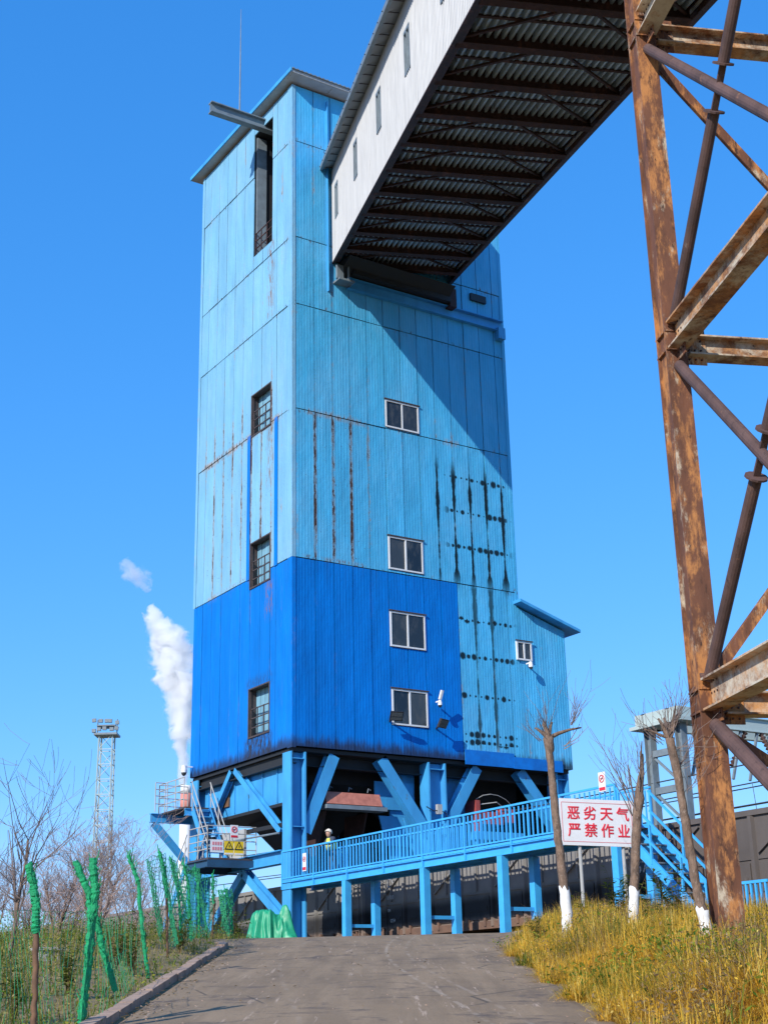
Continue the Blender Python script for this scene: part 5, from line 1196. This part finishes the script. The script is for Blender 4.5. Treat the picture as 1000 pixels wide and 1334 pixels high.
# ------------------------------------------------------------------ grass and weeds
def blades(name, pts, hmin, hmax, wid, mat, lean=.5, label='', seed=1, kind='stuff', curl=.35):
    r_ = np.random.default_rng(seed); n = len(pts); P0 = np.array(pts); hgt = r_.uniform(hmin, hmax, n) * np.array([p[3] if len(p) > 3 else 1 for p in pts]); P0 = P0[:, :3]
    az = r_.uniform(0, 2 * np.pi, n); ln = r_.uniform(.1, lean, n); dx = np.c_[np.cos(az), np.sin(az), np.zeros(n)]
    fz = r_.uniform(0, 2 * np.pi, n); sx = np.c_[np.cos(fz), np.sin(fz), np.zeros(n)] * (wid / 2) * r_.uniform(.6, 1.4, n)[:, None]
    up = np.array([0, 0, 1.]); m1 = P0 + dx * (ln * hgt * .3)[:, None] + up * (hgt * .58)[:, None]; tp = P0 + dx * (ln * hgt * (1 + curl))[:, None] + up * (hgt * (1 - ln * .35))[:, None]
    vs = np.stack([P0 - sx, P0 + sx, m1 + sx * .8, m1 - sx * .8, tp], 1).reshape(-1, 3)
    me = bpy.data.meshes.new(name); me.vertices.add(5 * n); me.vertices.foreach_set('co', vs.ravel())
    base = np.arange(n) * 5; loops = np.stack([base, base + 1, base + 2, base + 3, base + 3, base + 2, base + 4], 1).ravel()
    me.loops.add(7 * n); me.loops.foreach_set('vertex_index', loops.astype(np.int32)); me.polygons.add(2 * n)
    ls_ = np.stack([np.arange(n) * 7, np.arange(n) * 7 + 4], 1).ravel(); me.polygons.foreach_set('loop_start', ls_.astype(np.int32))
    me.update(calc_edges=True); me.validate(); me.materials.append(mat)
    o = bpy.data.objects.new(name, me); COL.objects.link(o); return tag(o, label, 'grass' if 'grass' in name else 'weeds', kind=kind)
def leafy(name, cols, trans=.42, patch=.6):
    m, nt, b = new_mat(name); g = G(nt); isl = g.n('ShaderNodeNewGeometry').outputs['Random Per Island']
    ramp = g.n('ShaderNodeValToRGB'); ramp.color_ramp.interpolation = 'LINEAR'
    el = ramp.color_ramp.elements; el[0].position = 0; el[0].color = C4(cols[0]); el[1].position = 1; el[1].color = C4(cols[-1])
    for i, c in enumerate(cols[1:-1]): e = el.new((i + 1) / (len(cols) - 1)); e.color = C4(c)
    pn = g.rng(g.noise(g.pos(), patch, 3, .6), .3, .7, -.35, .35)
    g.put(ramp.inputs[0], g.m('ADD', isl, pn)); g.put(b.inputs['Base Color'], ramp.outputs[0]); b.inputs['Roughness'].default_value = .7
    b.inputs['Specular IOR Level'].default_value = .2
    tr = g.n('ShaderNodeBsdfTranslucent'); g.put(tr.inputs[0], ramp.outputs[0]); mx = g.n('ShaderNodeMixShader'); mx.inputs[0].default_value = trans
    nt.links.new(b.outputs[0], mx.inputs[1]); nt.links.new(tr.outputs[0], mx.inputs[2]); nt.links.new(mx.outputs[0], nt.nodes['Material Output'].inputs['Surface'])
    return m
M['straw'] = leafy('straw_grass', [(.34, .19, .03), (.74, .42, .03), (.86, .56, .07), (.78, .42, .03), (.86, .64, .18), (.50, .37, .04)], patch=.5)
M['dull_straw'] = leafy('dull_straw', [(.20, .15, .05), (.40, .30, .10), (.30, .26, .07), (.50, .40, .18), (.24, .24, .06)], patch=.6)
M['green_grass'] = leafy('green_weed', [(.05, .10, .015), (.12, .17, .02), (.20, .22, .03), (.08, .13, .02)], patch=.8)
M['brown_weed'] = leafy('brown_weed', [(.15, .09, .05), (.27, .18, .09), (.36, .25, .12), (.21, .15, .07)], patch=.8)
M['leaf'] = leafy('broad_leaf', [(.04, .11, .012), (.11, .20, .02), (.24, .28, .03), (.34, .30, .04)], patch=1.0)
def scatter(n, s0, s1, rf, dens=None, seed=1, clump=0):
    r_ = np.random.default_rng(seed); out = []
    while len(out) < n:
        s = s0 + (s1 - s0) * r_.random(); r0, r1 = rf(s); r = r0 + (r1 - r0) * r_.random()
        if dens and r_.random() > dens(s, r): continue
        p = HEAD * s + RIGHT * r
        if p.x > CX + 1.0: continue
        out.append((p.x, p.y, ground(p.x, p.y) - .02, 1.0))
        for k in range(clump):
            q = p + V((r_.normal() * .07, r_.normal() * .07, 0)); out.append((q.x, q.y, ground(q.x, q.y) - .02, r_.uniform(.7, 1.1)))
    return out
def right_zone(s):
    e = road_edges(min(s, 30))[1]; return (e - .05 + .12 * math.sin(s * 2.3) + .1 * math.sin(s * 5.1) + (sm((s - 30) / 6) * .8), min(s * .29 + 1.6, 12.5))
def hgt(pts):     # taller away from the road edge
    out = []
    for (x, y, z, k) in pts:
        s = x * HEAD.x + y * HEAD.y; r = x * RIGHT.x + y * RIGHT.y; d = r - right_zone(s)[0]; out.append((x, y, z, k * (.5 + .6 * sm(d / 1.2))))
    return out
def tufts(name, centres, nb, hh, wid, mat, label, seed):
    r_ = np.random.default_rng(seed); V0 = []
    C_ = np.array(centres); k = len(C_)
    P0 = np.repeat(C_[:, :3], nb, 0); sc = np.repeat(C_[:, 3] * r_.uniform(.55, 1.25, k), nb); n = len(P0)
    az = r_.uniform(0, 2 * np.pi, n); rad_ = np.abs(r_.normal(0, .07, n)); out = np.c_[np.cos(az), np.sin(az), np.zeros(n)]
    P0 = P0 + out * rad_[:, None]; L = hh * sc * r_.uniform(.5, 1.15, n); th = np.clip(np.abs(r_.normal(.75, .40, n)), .03, 1.5)      # lean from upright
    sd = np.c_[-np.sin(az), np.cos(az), np.zeros(n)] * (wid / 2) * r_.uniform(.6, 1.4, n)[:, None]; up = np.array([0, 0, 1.])
    def along(t): a = th * (.35 + .9 * t); return P0 + out * (L * t * np.sin(a))[:, None] + up * (L * t * np.cos(a))[:, None]
    a0, a1, a2, a3 = along(0.), along(.4), along(.75), along(1.)
    vs = np.stack([a0 - sd, a0 + sd, a1 + sd * .9, a1 - sd * .9, a2 + sd * .6, a2 - sd * .6, a3], 1).reshape(-1, 3)
    me = bpy.data.meshes.new(name); me.vertices.add(7 * n); me.vertices.foreach_set('co', vs.ravel()); b7 = np.arange(n) * 7
    me.loops.add(11 * n); me.loops.foreach_set('vertex_index', np.stack([b7, b7 + 1, b7 + 2, b7 + 3, b7 + 3, b7 + 2, b7 + 4, b7 + 5, b7 + 5, b7 + 4, b7 + 6], 1).ravel().astype(np.int32))
    me.polygons.add(3 * n); me.polygons.foreach_set('loop_start', np.stack([np.arange(n) * 11, np.arange(n) * 11 + 4, np.arange(n) * 11 + 8], 1).ravel().astype(np.int32))
    me.update(calc_edges=True); me.validate(); me.materials.append(mat)
    o = bpy.data.objects.new(name, me); COL.objects.link(o); return tag(o, label, 'grass', kind='stuff')
tufts('dry_grass', hgt(scatter(2300, 13, 38, right_zone, lambda s, r: .6 + .4 * math.sin(s * 1.3 + r * 2.1), seed=3)), 60, .54, .009, M['straw'], 'tall golden tufts of dry grass on the bank right of the road', 3)
tufts('short_dry_grass', [(x, y, z, 1) for x, y, z, k in scatter(2300, 13, 38, right_zone, seed=33)], 40, .34, .008, M['straw'], 'short golden grass along the road edge of the right bank', 34)
tufts('green_grass', hgt(scatter(620, 13, 38, right_zone, lambda s, r: max(.03, math.sin(s * .9 + r * 1.7 + .5)), seed=35)), 50, .50, .010, M['green_grass'], 'greener tufts between the golden grass on the right bank', 36)
tufts('brown_grass', hgt(scatter(620, 13, 38, right_zone, lambda s, r: max(.03, math.sin(s * .7 - r * 1.3 + 2.0)), seed=37)), 20, .60, .007, M['brown_weed'], 'withered brown tufts standing on the right bank', 38)
blades('green_weeds', hgt(scatter(900, 13, 38, right_zone, lambda s, r: .5 + .5 * math.sin(s * .9 + r * 1.3), seed=4, clump=6)), .25, .75, .010, M['green_grass'], 1.2, 'green weeds mixed into the dry grass bank', 4)
blades('brown_weeds', hgt(scatter(700, 13, 38, right_zone, lambda s, r: .5 + .5 * math.sin(s * .7 - r * 1.1 + 2), seed=5, clump=6)), .3, 1.05, .009, M['brown_weed'], .5, 'withered brown weeds on the right bank', 5)
def flecks(name, pts, mat, size, hmax, label, seed):      # small leaves and seed heads hanging through the depth of the growth
    r_ = np.random.default_rng(seed); P0 = np.array(pts)[:, :3]; k = np.array([p[3] for p in pts]); n = len(P0)
    c = P0 + np.c_[r_.normal(0, .08, n), r_.normal(0, .08, n), hmax * k * r_.random(n) ** .7]
    d1 = r_.normal(size=(n, 3)); d1 /= np.linalg.norm(d1, axis=1)[:, None]; d2 = np.cross(d1, r_.normal(size=(n, 3))); d2 /= np.linalg.norm(d2, axis=1)[:, None]
    l = (size * r_.uniform(.5, 1.6, n))[:, None]
    vs = np.stack([c - d1 * l, c + d2 * l * .38, c + d1 * l, c - d2 * l * .38], 1).reshape(-1, 3)
    me = bpy.data.meshes.new(name); me.vertices.add(4 * n); me.vertices.foreach_set('co', vs.ravel()); me.loops.add(4 * n); me.loops.foreach_set('vertex_index', np.arange(4 * n, dtype=np.int32))
    me.polygons.add(n); me.polygons.foreach_set('loop_start', (np.arange(n) * 4).astype(np.int32)); me.update(calc_edges=True); me.materials.append(mat)
    o = bpy.data.objects.new(name, me); COL.objects.link(o); return tag(o, label, 'weeds', kind='stuff')
flecks('seed_heads', hgt(scatter(13000, 13, 38, right_zone, seed=13, clump=10)), M['straw'], .018, .50, 'yellow leaves and seed heads through the dry grass', 13)
flecks('weed_leaves', hgt(scatter(11000, 13, 38, right_zone, lambda s, r: max(.02, math.sin(s * .8 + r * 1.5 + .8) + (.8 if s < 19 and r > 3.2 else 0)) * (1 if s < 21 else .3), seed=14, clump=9)), M['leaf'], .030, .52, 'small green leaves in patches on the right bank', 14)
flecks('brown_leaves', hgt(scatter(8500, 13, 38, right_zone, lambda s, r: max(.02, math.sin(s * .6 - r * 1.1 + 2.2)) * (1 if s < 20 else .4), seed=15, clump=9)), M['brown_weed'], .022, .60, 'withered brown leaves in patches on the right bank', 15)
def left_zone(s): l = road_edges(min(s, 33))[0]; return (-s * .30 - 2.2, l - .16)
def hl(pts):
    out = []
    for (x, y, z, k) in pts:
        s = x * HEAD.x + y * HEAD.y; r = x * RIGHT.x + y * RIGHT.y; d = left_zone(s)[1] - r; out.append((x, y, z, k * (.35 + .75 * sm(d / 1.4))))
    return out
blades('verge_grass', hl(scatter(6000, 12, 44, left_zone, seed=6, clump=6)), .15, .55, .011, M['dull_straw'], 1.0, 'dry yellow grass around the fence posts left of the road', 6)
blades('verge_weeds', hl(scatter(4800, 12, 44, left_zone, seed=7, clump=6)), .15, .65, .013, M['green_grass'], .9, 'green weeds growing along the left fence', 7)
flecks('verge_leaves', hl(scatter(12000, 12, 44, left_zone, seed=16, clump=9)), M['leaf'], .024, .60, 'small green leaves along the left fence', 16)
flecks('verge_seed_heads', hl(scatter(10000, 12, 44, left_zone, seed=17, clump=9)), M['dull_straw'], .020, .5, 'yellow leaves along the left fence', 17)
# leafy weeds: little leaves on stems
def leafy_weed(spots, name, mat, seed, label, group, H=.7, nst=9, lw=.05, lpn=16):
    for (px, py, d, k) in spots:
        random.seed(int(px * 3 + py)); base = atH(px, py, d); base.z = ground(base.x, base.y); b = MB(); lf = MB()
        t = thing(name, base, label[0] % label[1].pop(0) if isinstance(label, tuple) else label, 'plant', group)
        for s_ in range(nst):
            d_ = (UP + V((random.uniform(-1, 1), random.uniform(-1, 1), 0)) * .35).normalized(); L = H * k * random.uniform(.6, 1.15); pts = [base]; q = base
            for i in range(4): d_ = (d_ + V((random.uniform(-1, 1), random.uniform(-1, 1), .1)) * .12).normalized(); q = q + d_ * L / 4; pts.append(q)
            b.tube(pts, [.008, .007, .006, .004, .003], 3, False)
            for i in range(lpn):
                t_ = random.uniform(.25, 1) * 4; i0 = min(3, int(t_)); p = pts[i0].lerp(pts[i0 + 1], t_ - i0)
                a = random.uniform(0, 6.28); o_ = V((math.cos(a), math.sin(a), random.uniform(-.2, .7))).normalized(); sd = o_.cross(UP).normalized(); l = lw * k * random.uniform(.7, 1.5)
                lf.add([p, p + o_ * l + sd * l * .35, p + o_ * l * 2.2 - UP * l * .3, p + o_ * l - sd * l * .35], [(0, 1, 2, 3)])
        b.build('stem', M['brown_weed'], t); lf.build('leaves', M[mat], t)
leafy_weed([(812, 1180, 30, 1.5), (880, 1190, 30, 1.5), (757, 1178, 30.5, .9), (850, 1200, 28, 1.1), (700, 1225, 29, .7)], 'leafy_weed', 'green_grass', 1,
           ('leafy green weed standing %s', ['between the two right trees under the board post', 'at the foot of the staircase', 'bright at the left post of the board', 'beside the thin prop of the stairs', 'at the left tip of the grass bank']), 'leafy weeds in the grass bank', .85, 12, .045, 26)
leafy_weed([(700, 1240, 27, .5), (880, 1265, 19, .8), (955, 1285, 17, .9), (985, 1270, 18, .8), (860, 1300, 17, .6), (930, 1250, 19.8, .8)], 'broadleaf_weed', 'leaf', 2,
           ('low broad leaved green weed %s', ['near the left tip of the bank', 'below the tilted tree', 'in the lower right corner', 'at the right edge below the rusty leg', 'near the road edge at the bottom', 'at the foot of the tilted tree']), 'broad leaved weeds low in the bank', .5, 8, .05, 14)
leafy_weed([(150, 1240, 24, 1.2), (170, 1250, 24, 1.0), (90, 1275, 20, 1.0), (285, 1210, 42, 1.3), (310, 1215, 43, 1.3), (20, 1300, 17, .9), (235, 1235, 30, 1.)], 'fence_weed', 'green_grass', 3,
           ('bushy green weed by the fence %s', ['left of the third green post', 'right in front of the third green post', 'between the two nearest posts', 'close to the far end of the netting', 'left of the green tarpaulin', 'in front of the leftmost post', 'under the torn net']), 'bushy weeds along the fence', .8, 10, .045, 22)
b = MB(); random.seed(12)
for i in range(260):
    s = random.uniform(13.5, 37); e = road_edges(s); r = random.choice((e[0] + abs(random.gauss(0, .3)) + .05, e[1] - abs(random.gauss(0, .35)), random.uniform(*e))); r = max(e[0], min(e[1], r))
    p = HEAD * s + RIGHT * r; z = ground(p.x, p.y) + .03; k = random.uniform(.006, .018)
    if p.x < CX + .8: b.add([(p.x - k, p.y - k * .6, z), (p.x + k, p.y - k, z), (p.x + k * .3, p.y + k, z), (p.x, p.y, z + k * .9)], [(0, 1, 3), (1, 2, 3), (2, 0, 3)])
tag(b.build('gravel', M['kerb']), 'loose gravel grains scattered on the road', 'gravel', kind='stuff')
# dry leaves gathered along the kerb
b = MB(); random.seed(9)
for i in range(260):
    s = random.uniform(14, 32); r = road_edges(s)[0] + abs(random.gauss(0, .22)) + .05 if random.random() < .8 else random.uniform(-2.5, 2.3)
    p = HEAD * s + RIGHT * r; z = ground(p.x, p.y) + .045; a = random.uniform(0, 6.28); l = random.uniform(.02, .045); x_, y_ = math.cos(a) * l, math.sin(a) * l
    b.add([(p.x - x_, p.y - y_, z), (p.x + y_ * .5, p.y - x_ * .5, z + .01), (p.x + x_, p.y + y_, z + .012), (p.x - y_ * .5, p.y + x_ * .5, z)], [(0, 1, 2, 3)])
tag(b.build('fallen_leaves', M['brown_weed']), 'dry fallen leaves along the kerb', 'leaves', kind='stuff')

# turn the lettering curves into plain meshes
bpy.context.view_layer.update()
dg = bpy.context.evaluated_depsgraph_get()
for o in TEXTS:
    me = bpy.data.meshes.new_from_object(o.evaluated_get(dg)); n = bpy.data.objects.new(o.name, me)
    nm = o.name; p = o.parent; ml = o.matrix_local.copy(); COL.objects.link(n); n.parent = p; n.matrix_local = ml
    bpy.data.objects.remove(o); n.name = nm
